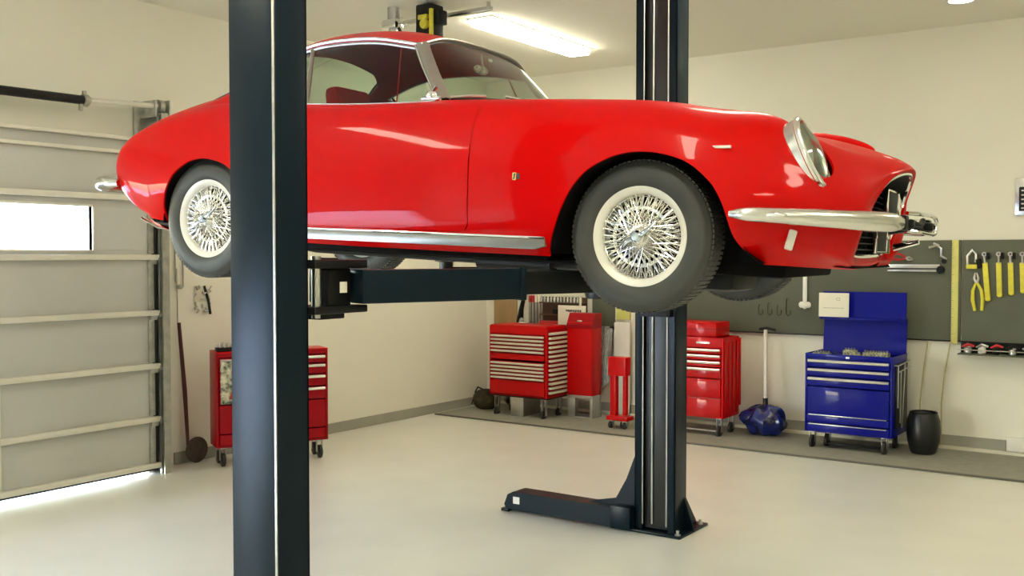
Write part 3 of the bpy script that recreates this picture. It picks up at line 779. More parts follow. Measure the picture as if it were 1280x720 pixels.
# header
k = MB()
hd = [Vector(q) for q in gh(np.zeros(13), np.linspace(0, 2, 13))]
full = [Vector((p.x, p.y, p.z)) for p in hd]+[Vector((p.x, -p.y, p.z)) for p in hd[::-1][1:]]
k.tube([p+Vector((.014, 0, -.006)) for p in full], .011, 8, flat=.8); cb(k, 'windscreen_header', 'pillar')
# windscreen: between base curve and header
bs = []
for i in range(25):
    s = -1+2*i/24; y = .635*s; x = fx(y)-.012; bs.append(Vector((x, y, .652+.022*(1-s*s))))
G = []; G2 = []
for i in range(25):
    a = bs[i]; s = i/24*24; b = full[i]+Vector((.012, 0, -.01)); row = []
    for j in range(13):
        q = j/12; p = a.lerp(b, q); bul = .004*math.sin(PI*q); row.append((p.x+bul*.5, p.y, p.z+bul))
    G.append(row); G2.append([(p[0]-.004, p[1], p[2]-.003) for p in row])
cb(MB().grid(G).grid(G2, True), 'windscreen', 'glass', smooth=60, fixn=False)
k = MB(); k.tube([G[i][0] for i in range(25)], .010, 8).tube([(p[0], p[1], p[2]) for p in G[0]], .008, 8).tube([tuple(p) for p in G[-1]], .008, 8).tube([(G[i][-1][0]+.004, G[i][-1][1], G[i][-1][2]-.012) for i in range(25)], .007, 8)
cb(k, 'windscreen_seal', 'blackplastic')
# interior
k = MB().box(-2.6, -.95, -.62, .62, .02, .06, .01).box(-2.9, -2.35, -.55, .55, .30, .60, .05)
k.box(-1.02, -.90, -.60, .60, .30, .645, .03)
cb(k, 'cabin_floor', 'maroon')
for y in (-.34, .34):
    s_ = MB(); s_.box(-1.95, -1.45, y-.22, y+.22, .16, .32, .05); 
    mm = Matrix.Translation((-1.93, y, .25)) @ Matrix.Rotation(math.radians(-14), 4, 'Y')
    s_.box(-.06, .06, -.21, .21, 0, .40, .05, mm)
    st_ = cb(s_, 'seat', 'maroon')
    mm = Matrix.Translation((-2.01, y, .62)) @ Matrix.Rotation(math.radians(-10), 4, 'Y')
    h = MB(); h.box(-.05, .05, -.16, .16, -.02, .15, .045, mm); cb(h, 'headrest', 'maroon', st_)
k = MB(); k.lathe([(.185, 0), (.195, .01), (.185, .02), (.175, .01)], 32, m=Matrix.Translation((-1.32, -.34, .50)) @ Matrix.Rotation(math.radians(-68), 4, 'Y'), closed=True)
k.tube([(-1.32, -.34, .50), (-1.08, -.34, .44)], .02, 8); cb(k, 'steering_wheel', 'blackplastic')
k = MB(); k.sphere((-1.34, -.02, .895), .05, 16, 8, (.35, 1.5, .55)).tube([(-1.34, 0, .91), (-1.36, 0, 1.01)], .006, 8); cb(k, 'rear_view_mirror', 'sticker')
k = MB(); k.sphere((-1.31, .03, .955), .016, 12, 6, (.3, 1.5, .6)); cb(k, 'windscreen_sticker', 'paper')
# wing vent knob (bright fitting at the pillar foot)
k = MB(); k.sphere((-1.20, -.70, .655), .028, 14, 8, (1.2, .8, .9)).tube([(-1.25, -.705, .64), (-1.14, -.705, .64)], .012, 8).tube([(-1.20, -.70, .66), (-1.175, -.69, .70)], .010, 8); cb(k, 'mirror_base', 'chrome')
k = MB(); k.tube([(-1.15, -.63, .655), (-1.05, -.56, .668), (-1.0, -.50, .672)], .007, 6).tube([(-.98, -.35, .69), (-.97, -.1, .70), (-.97, .3, .70)], .008, 6); cb(k, 'wiper', 'satin')

# ---- headlights
def headlight(sg):
    c = Vector((.677, -.615*sg, .360)); n = Vector((.90, -.12*sg, .42)).normalized()
    zax = n; up = (Vector((-.40, 0, .92))); up = (up-zax*up.dot(zax)).normalized(); sx = up.cross(zax)
    m = Matrix((sx, up, zax)).transposed().to_4x4(); m.translation = c
    sc = Matrix.Diagonal((.64, 1.10, 1., 1.))
    m = m @ sc
    r = MB().lathe([(.142, -.12), (.150, -.02), (.152, .006), (.146, .018), (.136, .020), (.130, .010), (.130, -.01), (.122, -.08)], 48, m=m, closed=True)
    h_ = cb(r, 'headlight', 'satin', label='oval headlight with chrome ring')
    r = MB().lathe([(.150, -.006), (.158, .0), (.157, .010), (.149, .012)], 48, m=m, closed=True); cb(r, 'headlight_ring', 'chrome', h_)
    r = MB().lathe([(1e-4, -.085), (.05, -.08), (.09, -.055), (.125, -.01), (.130, .0)], 40, m=m); cb(r, 'reflector', 'lamp', h_)
    r = MB().lathe([(1e-4, -.02), (.03, -.022), (.035, -.05), (.03, -.08)], 24, m=m); cb(r, 'bulb', 'chrome', h_)
    r = MB().lathe([(.132, .008), (.11, .026), (.07, .040), (.03, .046), (1e-4, .047)], 40, m=m); cb(r, 'headlight_lens', 'lens', h_)
headlight(1); headlight(-1)

# ---- grille
ring = [Vector(p) for p in body(np.full(40, float(NU)), np.linspace(0, 7, 40))]
loop = ring+[Vector((p.x, -p.y, p.z)) for p in ring[::-1][1:-1]]
k = MB(); k.tube([p+Vector((.006, 0, 0)) for p in loop], .011, 8, closed=True); cb(k, 'grille_surround', 'chrome')
k = MB(); inner = [p+Vector((-.13, 0, 0)) for p in loop]; n = len(loop)
k.add([tuple(p) for p in loop]+[tuple(p) for p in inner], [(i, (i+1) % n, (i+1) % n+n, i+n) for i in range(n)]+[tuple(range(n, 2*n))])
cb(k, 'grille_opening', 'darkgrey', fixn=False, smooth=50)
k = MB()
for z in np.arange(-.03, .32, .028):
    wd = .40 if z < .12 else .40*math.sqrt(max(.05, 1-((z-.12)/.215)**2)); k.tube([(.80, -wd, z), (.84, 0, z), (.80, wd, z)], .0035, 5)
for y in np.arange(-.36, .37, .05):
    zt = .12+.2*math.sqrt(max(.02, 1-(y/.40)**2)); k.tube([(.81, y, -.06), (.81, y, zt)], .003, 5)
cb(k, 'grille_mesh', 'blackmetal')
# badge panel / number plate shaped bright frames in the grille
for (z0, z1, x) in ((.135, .245, .885), (-.04, .062, .845)):
    k = MB(); k.box(x, x+.010, -.06, .27, z0, z1, .003); pl = cb(k, 'plate_panel', 'plate')
    for (a, b, c, d) in ((-.06, .27, z1-.005, z1+.005), (-.06, .27, z0-.005, z0+.005), (-.07, -.045, z0-.005, z1+.005), (.20, .28, z0-.005, z1+.005)):
        k = MB(); k.box(x-.002, x+.014, a, b, c, d, .002); cb(k, 'plate_panel_frame', 'chrome', pl)
# ---- bumpers: wrap-around blades on each side of the grille with central bar
def blade(pts, hs, ds, name='front_bumper', m='satin', parent=None):
    G = []
    P = smooth_poly(pts, 6); H = smooth_poly([(h, d) for h, d in zip(hs, ds)], 6)
    for i, p in enumerate(P):
        a = np.array(P[max(0, i-1)]); b = np.array(P[min(len(P)-1, i+1)]); t = b-a; t[2] = 0; t /= np.linalg.norm(t); nrm = np.array([t[1], -t[0], 0])
        h, d = H[i]; row = []
        for k in range(16):
            an = 2*PI*k/16; cx, cz = math.cos(an), math.sin(an)
            row.append(tuple(np.array(p)+nrm*d*(cx if cx > 0 else cx*.3)+np.array([0, 0, h*np.sign(cz)*abs(cz)**.7])))
        G.append(row+[row[0]])
    k = MB().grid(G); k.add(G[0][:-1], [tuple(range(16))]); k.add(G[-1][:-1], [tuple(range(16))])
    return cb(k, name, m, parent, smooth=55)
bp = [(.425, -.875, .098), (.50, -.875, .098), (.62, -.835, .096), (.74, -.77, .093), (.85, -.67, .090), (.925, -.575, .090), (.975, -.475, .090), (1.0, -.385, .090)]
hh = [.014, .030, .033, .037, .040, .042, .042, .030]; dd = [.012, .028, .036, .042, .046, .046, .046, .03]
# normal orientation: nrm must point outwards (-y / +x)
bl_ = blade(bp, hh, dd)
blade([(p[0], -p[1], p[2]) for p in bp][::-1], hh[::-1], dd[::-1])
k = MB().sphere((.60, -.878, .098), .02, 12, 8, (1.5, .5, .6)); k.box(.585, .66, -.895, -.865, .09, .106, .004); cb(k, 'bumper_bolt', 'chrome', bl_)
# centre irons and the wire loop in front of the grille
for sg in (1, -1):
    k = MB(); k.tube([(.82, -.33*sg, .06), (.97, -.34*sg, .09), (1.02, -.30*sg, .095)], .018, 8)
    k.box(.985, 1.03, -.365*sg, -.30*sg, .060, .125, .01).box(1.0, 1.05, -.30*sg, -.26*sg, .07, .11, .01)
    cb(k, 'bumper_bracket', 'blackmetal')
k = MB(); a_ = [(1.02, -.30, .135), (1.06, -.2, .135), (1.085, 0, .132), (1.085, .10, .11), (1.08, .12, .09), (1.085, .10, .068), (1.085, 0, .05), (1.06, -.2, .055), (1.02, -.30, .06)]
k.tube(smooth_poly(a_, 5), .009, 8); cb(k, 'bumper_loop', 'chrome')
k = MB(); k.tube([(1.02, -.2, .10), (1.05, -.12, .085), (1.05, -.06, .11)], .014, 8).tube([(1.0, -.25, .08), (1.06, -.16, .07), (1.06, -.1, .05)], .010, 8); cb(k, 'latch_fitting', 'blackmetal')
k = MB(); k.tube([(.92, .02, -.015), (1.03, .0, .015)], [.02, .014], 10, flat=.6); cb(k, 'tow_hook', 'chrome')
# lower side lamp
k = MB(); k.box(-.016, .016, -.006, .012, -.042, .042, .006, Matrix.Translation((.655, -.772, .0)) @ Matrix.Rotation(math.radians(38), 4, 'Z') @ Matrix.Rotation(math.radians(14), 4, 'Y')); cb(k, 'indicator_lamp', 'rim')
# side marker strip on the wing
k = MB(); k.box(-.045, .045, -.006, .006, -.006, .006, .003, Matrix.Translation((.357, side_y(.357, .375)-.003, .375)) @ Matrix.Rotation(math.radians(-4), 4, 'Z') ); cb(k, 'side_marker', 'rim')
# wing badge
yb = side_y(-.595, .245)
k = MB(); k.box(-.610, -.592, yb-.004, yb+.002, .228, .262, .002); bd = cb(k, 'wing_badge', 'paleyellow', label='tiny gold and black enamel badge')
k = MB(); k.prism([(-.607, .232), (-.598, .232), (-.596, .244), (-.594, .258), (-.600, .259), (-.604, .252), (-.602, .244)], yb-.0055, yb-.004); k.box(-.588, -.572, yb-.004, yb+.002, .232, .258, .002); cb(k, 'badge_emblem', 'ink', bd)
# hood scoop ridge on the far side + chrome hood tip
k = MB(); P = smooth_poly([(.40, .15, .520), (.50, .16, .512), (.62, .165, .492), (.72, .17, .466), (.78, .17, .442)], 5)
RR = [.010+.024*math.sin(PI*min(1, .08+i/(len(P)-1)*.92))**.6 for i in range(len(P))]
k.tube(P, RR, 18, flat=.45); cb(k, 'bonnet_ridge', 'red')
# rear bumper
rp = [(-3.44, -.765, .195), (-3.55, -.76, .195), (-3.64, -.70, .19), (-3.69, -.55, .19), (-3.73, -.35, .19), (-3.745, 0, .19), (-3.73, .35, .19), (-3.69, .55, .19), (-3.64, .70, .19), (-3.55, .76, .195), (-3.44, .765, .195)]
blade([p for p in rp[::-1]], [.02, .042, .046]+[.046]*5+[.046, .042, .02], [.02, .05, .06]+[.05]*5+[.06, .05, .02], 'rear_bumper', 'satin')
k = MB(); k.tube([(-3.42, -.60, -.01), (-3.22, -.64, -.06), (-2.98, -.66, -.09)], .016, 8, flat=.6); cb(k, 'rear_valance_pipe', 'chrome')

# ------------------------------------------------------------------ tool chests
def casters(o, pts, r=.055, drop=.0, top=.17):
    for (x, y) in pts:
        f = MB().box(x-.028, x+.028, y-.035, y+.035, top-.012, top, .003)
        f.box(x-.027, x-.022, y-.02, y+.02, r*.9, top-.01, .002).box(x+.022, x+.027, y-.02, y+.02, r*.9, top-.01, .002)
        f_ = f.build('caster', 'steel', o)
        MB().lathe([(.012, -.018), (r*.8, -.018), (r, -.012), (r, .012), (r*.8, .018), (.012, .018)], 20, c=(x, y-.012, r), axis='x').build('caster_wheel', 'caster', f_)
def chest(name, label, x0, x1, yf, yb, z0, z1, matn, drawers, loc=None, rz=0, hm='handle', side='rail'):
    """front faces -Y; drawers: list of (z_low, z_high, handle?)"""
    cx = (x0+x1)/2; o = thing(name, label, 'tool chest', loc if loc else (cx, (yf+yb)/2, 0), rz)
    w = (x1-x0)/2; d = (yb-yf)/2
    t = .02; zb = min(dz[0] for dz in drawers)
    k = MB().box(-w, -w+t, -d, d, z0, z1, .004).box(w-t, w, -d, d, z0, z1, .004).box(-w+t, w-t, d-t, d, z0, z1, .003).box(-w+t, w-t, -d, d-t, z0, z0+t, .003).box(-w+t, w-t, -d+.02, d-t, z1-.06, z1-.045, .003)
    k.box(-w+t, w-t, -d, -d+.012, z0, zb-.006, .003).box(-w+t, w-t, -d, -d+.012, max(q[1] for q in drawers)+.006, z1, .003)
    k.build('cabinet_body', matn, o)
    for (a, b, hd) in drawers:
        k = MB().box(-w+t+.006, w-t-.006, -d-.008, -d+.10, a+.003, b-.003, .004).build('drawer', matn, o)
        if hd:
            hz = b-.018
            MB().prism([(-d-.008, hz-.010), (-d-.026, hz-.012), (-d-.030, hz+.002), (-d-.022, hz+.010), (-d-.008, hz+.010)], -w+t+.012, w-t-.012, 'x').build('drawer_handle', hm, k)
    return o, w, d
# red chest by the left wall (half hidden by the near post)
ang = math.atan2(.89, .46)      # front edge direction in world
# local +X axis runs along the front edge
p0 = Vector((-7.16, 5.74)); p1 = Vector((-6.70, 6.63)); mid = (p0+p1)/2; wdt = (p1-p0).length; dirv = (p1-p0).normalized(); nrm = Vector((-dirv.y, dirv.x))
c0 = mid+nrm*.14
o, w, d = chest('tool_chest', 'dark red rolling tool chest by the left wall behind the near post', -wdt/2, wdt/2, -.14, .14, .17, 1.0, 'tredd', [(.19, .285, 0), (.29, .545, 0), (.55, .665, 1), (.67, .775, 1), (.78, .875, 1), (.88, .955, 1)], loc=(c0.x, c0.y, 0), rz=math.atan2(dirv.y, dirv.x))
casters(o, [(-w+.06, -d+.05), (w-.07, -d+.05), (-w+.06, d-.06), (w-.07, d-.06)], .06)
MB().box(-w-.002, w+.002, -d-.004, d, 1.0, 1.012, .004).build('top_tray', 'tred', o)
MB().box(-w+.03, -w+.30, -d-.041, -d-.036, .56, .93, .001).build('poster_sticker', 'sticker', o, label='green and white patterned sticker sheet')
MB().prism([(-w+.10, .60), (-w+.20, .60), (-w+.25, .72), (-w+.19, .80), (-w+.16, .90), (-w+.12, .84), (-w+.14, .72)], -d-.045, -d-.0415).build('sticker_figure', 'stickerred', o, label='red blotch on the sticker')
LR = Matrix.Translation((c0.x, c0.y, 0)) @ Matrix.Rotation(math.atan2(dirv.y, dirv.x), 4, 'Z')
def put_on_chest(px, py): q = LR @ Vector((px, py, 0)); return (q.x, q.y, 1.012)
for i, (px, lab) in enumerate(((-w+.07, 'dark socket set standing on the left end of the dark red chest'), (-w+.20, 'dark ratchet case on the dark red chest beside the lift post'))):
    q = thing('socket_case', lab, 'tool case', put_on_chest(px, -.06), math.atan2(dirv.y, dirv.x)+.2*i)
    MB().box(-.05, .05, -.05, .05, 0, .035, .005).build('case', 'blackmetal', q)
    k = MB()
    for j in range(5): k.lathe([(.010, .03), (.011, .06+.01*(j % 3)), (1e-4, .06+.01*(j % 3))], 10, c=(-.038+.019*j, .02*(-1)**j, 0))
    k.build('sockets', 'steel', q)
    q.scale = (1.1, 1, 1)

# middle red chest with slatted side
o, w, d = chest('tool_chest', 'bright red rolling chest with many slim drawers near the room corner', -6.97, -6.18, 9.5, 9.93, .25, 1.05, 'tred',
    [(.27, .43, 0)]+[(.435+.042*i, .475+.042*i, 1) for i in range(5)]+[(.665, .735, 0)]+[(.742+.043*i, .782+.043*i, 1) for i in range(5)])
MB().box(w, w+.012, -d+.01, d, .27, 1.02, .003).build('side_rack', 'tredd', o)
for i in range(14):
    z = .30+.051*i; MB().box(w+.012, w+.05, -d+.02, d-.02, z, z+.026, .005).build('side_shelf', 'skirt', o)
k = MB().box(-.12, .06, -d+.03, d-.05, .0, .235, .01); k.build('underframe', 'steel', o)
MB().box(-w, w, -d, d, .235, .25, .003).build('base_tray', 'blackmetal', o)
casters(o, [(-w+.07, -d+.06), (w-.07, -d+.06), (-w+.07, d-.06), (w-.07, d-.06)], .05, top=.235)
MB().box(-w+.01, w-.01, -d+.01, d-.01, 1.05, 1.06, .004).build('lid', 'tred', o)
MB().sphere((-.08, 0, 1.075), .02, 14, 6, (3, 1.5, .7)).build('lid_handle', 'steel', o)
# tall red locker
o = thing('tool_locker', 'tall plain red locker with a sloping top beside the slim drawer chest', 'locker', (-5.96, 9.95, 0))
o.scale = (.80, .45, 1)
MB().box(-.205, .205, -.23, .23, .27, 1.10, .006).build('locker_body', 'tred', o)
MB().box(-.195, .195, -.243, -.231, .285, 1.015, .005).build('locker_door', 'tred', o)
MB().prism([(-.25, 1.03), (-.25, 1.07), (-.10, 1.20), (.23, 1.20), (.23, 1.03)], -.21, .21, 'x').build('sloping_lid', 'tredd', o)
MB().sphere((0, -.235, 1.115), .02, 12, 6, (2.2, .8, .5)).build('lid_catch', 'handle', o)
k = MB().box(-.20, -.17, -.22, .22, .0, .27, .004).box(.165, .205, -.22, .22, .0, .27, .004).box(-.2, .2, -.22, -.20, .235, .27, .004).box(-.2, .2, -.22, .22, .01, .03, .003).box(-.17, -.08, -.215, -.20, .03, .235, .003)
k.build('stand', 'steel', o)
# right red chest, two stages
o, w, d = chest('tool_chest', 'red rolling chest with a smaller top box, right of the far lift post', -4.95, -4.12, 9.6, 10.02, .20, 1.02, 'tred',
    [(.21, .40, 0), (.405, .60, 0), (.605, .715, 1), (.72, .785, 1), (.79, .85, 1), (.855, .91, 1)])
MB().box(-.1+.22, .27, -d-.006, -d, .955, .975, .003).build('lock', 'handle', o)
MB().box(-.10, -.04, -d-.006, -d, .985, .999, .003).build('lock', 'handle', o)
MB().box(-w+.02, w-.02, -d-.012, -d-.006, .395, .405, .002).build('trim_line', 'toolred', o)
k = MB().box(-w, w-.10, -d+.05, d-.02, 1.02, 1.17, .012); k.build('top_box', 'tred', o)
MB().box(-w, w-.095, -d+.045, d-.015, 1.10, 1.106, .002).build('top_box_seam', 'tredd', o)
for i in range(4): MB().box(w, w+.012, -d+.03+.1*i, -d+.07+.1*i, .23, .98, .005).build('side_rib', 'tred', o)
MB().box(w, w+.02, d-.03, d, .3, 1.0, .004).build('side_rib', 'tred', o)
casters(o, [(-w+.07, -d+.06), (w-.06, -d+.06), (-w+.07, d-.06), (w-.06, d-.06)], .06, top=.20)
MB().tube([(-w+.1, -d+.06, .06), (w-.08, -d+.06, .06)], .010, 8).build('axle_bar', 'steel', o)
# blue chest with open lid
o, w, d = chest('tool_chest', 'royal blue rolling tool chest with its lid propped open', -3.28, -2.465, 9.6, 10.12, .17, .92, 'tblue',
    [(.18, .255, 0), (.26, .33, 0), (.335, .605, 0), (.61, .70, 1), (.705, .785, 1), (.79, .87, 1)])
MB().box(-.02, .015, -d-.006, -d, .885, .903, .002).build('lock', 'handle', o)
for z in (.245, .335): MB().box(-w+.04, w-.05, -d-.013, -d-.006, z-.004, z+.004, .002).build('trim_line', 'steel', o)
# lid : back panel with fold
k = MB().prism([(d-.05, .90), (d-.035, .90), (d+.005, 1.24), (d-.045, 1.25), (d-.03, 1.50), (d-.055, 1.50), (d-.075, 1.24), (d-.02, 1.22)], -w+.02, w, 'x')
ld = k.build('lid', 'tblue', o)
MB().box(-w, w+.004, d-.11, d+.0, 1.225, 1.25, .006).build('lid_fold', 'tblue', ld)
# side rack of bars on the right flank
k = MB()
for (y, z) in ((-d+.06, .84), (-d+.10, .78)): k.tube([(w+.035, y, z), (w+.035, d-.04, z+.02)], .007, 6)
k.tube([(w+.035, -d+.06, .84), (w+.035, -d+.06, .45)], .007, 6).tube([(w+.035, -d+.16, .78), (w+.035, -d+.14, .30)], .007, 6).tube([(w+.035, -d+.3, .84), (w+.035, -d+.20, .25)], .007, 6).tube([(w, -d+.06, .84), (w+.035, -d+.06, .84)], .006, 6).tube([(w, d-.04, .86), (w+.035, d-.04, .86)], .006, 6)
k.build('side_rack', 'steel', o)
k = MB().box(w, w+.012, -d+.08, d-.03, .25, .85, .004); k.build('side_panel', 'blackmetal', o)
casters(o, [(-w+.06, -d+.06), (-w+.16, -d+.20), (w-.08, -d+.06), (w-.08, d-.07)], .065)
MB().box(-w+.2, w-.1, -d+.05, -d+.10, .05, .065, .003).build('cross_bar', 'blackmetal', o)
BC = Vector(((-3.28-2.53)/2, (9.6+10.12)/2, 0))
# paper leaning on the lid
q = thing('manual_sheet', 'cream printed card leaning on the open lid of the blue chest', 'sheet', (-3.135, 9.985, 1.252))
MB().box(-.145, .15, 0, .005, 0, .235, .001).build('card', 'paper', q)
k = MB()
for a in range(9):
    t0 = a/9*2*PI; t1 = (a+1)/9*2*PI; k.tube([(.045+.018*math.cos(t0), -.0005, .175+.014*math.sin(t0)), (.045+.018*math.cos(t1*1.1), -.0005, .175+.014*math.sin(t1))], .0022, 4)
k.build('printed_mark', 'base', q)
MB().box(-.10, .10, -.001, 0, .085, .089).build('printed_line', 'base', q)
q.rotation_euler = (math.radians(-2), 0, 0)
# small things in the blue tray (tray top z=.875)
def small_case(x, y, L, W_, H_, lab, n):
    q = thing('parts_case', lab, 'parts case', (x, y, .876))
    MB().box(-L/2, L/2, -W_/2, W_/2, 0, H_, .005).build('case', 'green', q)
    k = MB()
    for j in range(n): k.lathe([(.009, H_), (.010, H_+.018), (1e-4, H_+.02)], 8, c=(-L/2+.02+j*(L-.04)/max(1, n-1), 0, 0))
    k.build('sockets', 'steel', q)
small_case(-3.15, 9.70, .17, .06, .045, 'pale parts case at the left of the blue chest tray', 6)
small_case(-2.93, 9.86, .12, .08, .07, 'squat brass coloured parts case in the middle of the blue chest tray', 4)
small_case(-2.68, 9.84, .24, .08, .06, 'long pale parts case at the right of the blue chest tray', 9)
small_case(-2.80, 9.69, .05, .05, .05, 'tiny pale box at the front of the blue chest tray', 2)

# ------------------------------------------------------------------ items along the back wall
# duffel bag by the corner
def blob(mb, c, r, sc, n=28, m=16, amp=.08, seed=1, zmin=None, f=4):
    rg_ = np.random.default_rng(seed); ph = rg_.uniform(0, 6, 8)
    for i in range(m+1): pass
    vs = []
    for i in range(m+1):
        th = PI*i/m
        for j in range(n):
            a = 2*PI*j/n; k = 1+amp*(math.sin(f*a+ph[0]+2*th)+.6*math.sin((f+3)*a+ph[1]-3*th)+.5*math.sin(5*th+ph[2]+a))*math.sin(th)
            x, y, z = math.sin(th)*math.cos(a)*r*k, math.sin(th)*math.sin(a)*r*k, -math.cos(th)*r*k
            p = [c[0]+x*sc[0], c[1]+y*sc[1], c[2]+z*sc[2]]
            if zmin is not None: p[2] = max(zmin, p[2])
            vs.append(p)
    fs = [(i*n+j, i*n+(j+1) % n, (i+1)*n+(j+1) % n, (i+1)*n+j) for i in range(m) for j in range(n)]
    return mb.add(vs, fs)
q = thing('duffel_bag', 'lumpy olive brown bag on the mat in the room corner', 'bag', (-7.25, 9.80, .017))
blob(MB(), (0, 0, .11), .15, (1.1, 1., .85), amp=.04, seed=4, zmin=0).build('bag', 'bag', q)
MB().tube([(-.08, -.10, .2), (-.02, -.13, .27), (.06, -.1, .235), (.12, -.05, .24)], .010, 8).tube([(-.1, -.08, .17), (-.1, -.145, .06)], .008, 8).build('strap', 'blackplastic', q)
q = tag(blob(MB(), (0, 0, .09), .11, (1.4, 1., .8), amp=.05, seed=9, zmin=0).build('shadow_lump', 'blackplastic', loc=(-7.0, 10.08, .017)), 'black lump standing in for the shadow between the bag and the slim drawer chest', 'shadow form')  # black lump modelled in place of the shadow beside the bag
# brown board
k = tag(MB().box(-.17, .17, -.012, .012, 0, .62, .003).build('wooden_board', 'brown', loc=(-7.30, 10.288, .93)), 'tan wooden board fixed to the back wall at the room corner', 'board')
# long tool with bulb foot
q = thing('pry_bar', 'black tapered bar hanging beside the tan board', 'bar', (-7.02, 10.255, 1.0))
MB().tube([(-.05, 0, 0), (-.02, 0, .2), (.02, 0, .36)], [.045, .03, .022], 10, flat=.6).build('bar', 'blackmetal', q)
MB().sphere((.0, -.03, .06), .03, 12, 8, (1, .8, 1.3)).build('glass_knob', 'steel', q)
MB().tube([(.02, 0, .34), (.03, 0, .42)], .03, 10).build('grip', 'dbrown', q)
# rolled tubes
for i, x in enumerate((-6.925, -6.88, -6.835, -6.79)):
    q = thing('cardboard_tube', ['pink topped roll nearest the black bar on the back wall', 'pale pink topped roll second from the black bar', 'cream topped roll third from the black bar', 'pale roll beside the socket rack'][i], 'roll', (x, 10.278, .98), 0, 'rolls hanging on the back wall')
    MB().lathe([(.019, 0), (.019, .32)], 12).build('roll', 'pillar', q)
    MB().lathe([(.021, .31), (.021, .39), (1e-4, .39)], 12).build('cap', ['stickerred', 'toolred', 'paper', 'paper'][i], q)
# socket rack
q = thing('socket_rack', 'dark brown wall rack holding a row of sockets above the red chest', 'rack', (-6.43, 10.22, 1.0))
MB().box(-.31, .31, .05, .07, .02, .36, .004).box(-.31, .31, -.04, .06, 0, .02, .004).box(-.31, .31, -.02, .06, .14, .16, .004).box(-.31, .31, -.03, .06, .285, .30, .003).build('rack_frame', 'dbrown', q)
MB().box(-.30, .05, -.035, .04, .02, .075, .004).build('red_tray', 'toolred', q)
MB().box(-.12, .0, -.03, .03, .16, .22, .01).build('small_box', 'blackmetal', q)
for i in range(13):
    s_ = MB().lathe([(.014, .30), (.016, .345), (.012, .35), (.012, .375), (1e-4, .375)], 10, c=(-.29+.046*i, .0, 0)).build('socket', 'steel', q)
# white sign
q = thing('wall_sign', 'small white card with dark printed lines above the tall red locker', 'sign', (-6.24, 10.13, 1.0))
MB().box(-.19, .19, 0, .01, 0, .27, .002).build('card', 'paper', q)
k = MB()
for i in range(9): k.box(-.08+.024*i, -.062+.024*i, -.002, 0, .20-.004*(i % 3), .222, 0); 
k.box(-.02, .14, -.002, 0, .175, .185).box(.12, .14, -.002, 0, .15, .17)
k.build('printed_text', 'ink', q)
MB().box(.10, .13, .0, .01, .27, .37, .002).build('card_tab', 'paper', q)
# grey slate panel
tag(MB().box(-.15, .15, -.01, .01, 0, .95, .003).build('wall_panel', 'peg', loc=(-5.90, 10.289, 1.0)), 'narrow dark grey panel left of the far lift post', 'panel')
# hoses
q = thing('air_hose', 'loop of clear blue grey hose hanging under the narrow dark panel', 'hose', (-5.80, 10.2, .30))
k = MB()
for i in range(5):
    dx = .022*i; k.tube([(-.07+dx, 0, .74), (-.09+dx*1.1, -.02, .4), (-.05+dx*.8, -.03, .03+.015*i), (-.01+dx*.6, -.02, .2), (.02+dx*.4, 0, .72)], .010, 8)
k.build('hose_coils', 'hose', q); MB().box(-.07, .07, .0, .09, .71, .735, .004).build('hook', 'blackmetal', q)
# white board + yellowish board
tag(MB().box(-.10, .10, -.01, .01, 0, 1.04, .003).build('white_board', 'white', loc=(-5.63, 10.24, .046)), 'tall white board leaning by the far lift post', 'board')
tag(MB().box(-.09, .09, -.01, .01, 0, .30, .003).build('notice_panel', 'paleyellow', loc=(-5.64, 10.289, 1.12)), 'small beige panel above the tall white board', 'panel')
# red stand
q = thing('jack_stand', 'red upright jack on small casters left of the far lift post', 'jack', (-5.26, 9.5, .017))
MB().box(-.10, .11, -.06, .06, .56, .76, .008).build('head_box', 'tred', q)
MB().box(-.09, -.02, -.035, .035, .10, .57, .006).box(.06, .10, -.03, .03, .14, .57, .006).build('upright', 'tred', q)
MB().box(-.11, .14, -.08, .08, .085, .13, .006).build('base', 'tred', q)
casters(q, [(-.07, -.04), (.10, -.04), (.02, .06)], .035, top=.09)
# pegboard
q = thing('pegboard', 'long dark grey pegboard along the back wall above the chests', 'pegboard', (-2.0, 10.28, 1.05))
MB().box(-3.2, -.025, -.012, .012, 0, .95, .003).build('board', 'peg', q)
MB().box(-.015, 4.5, -.012, .012, 0, .95, .003).build('board', 'peg', q)
k = MB()
MB().box(-3.2, 4.5, -.016, .012, -.012, .0, .002).build('lower_rail', 'blackmetal', q)
q = thing('yellow_rule', 'upright yellow rule dividing the grey pegboard', 'ruler', (-2.075, 10.262, 1.02))
MB().box(-.03, .03, -.012, .0, 0, .98, .003).build('rule', 'paleyellow', q)
k = MB()
for i in range(48): k.box(-.03, -.03+(.018 if i % 4 == 0 else .010), -.0135, -.012, .01+.02*i, .013+.02*i)
k.build('graduations', 'ink', q)
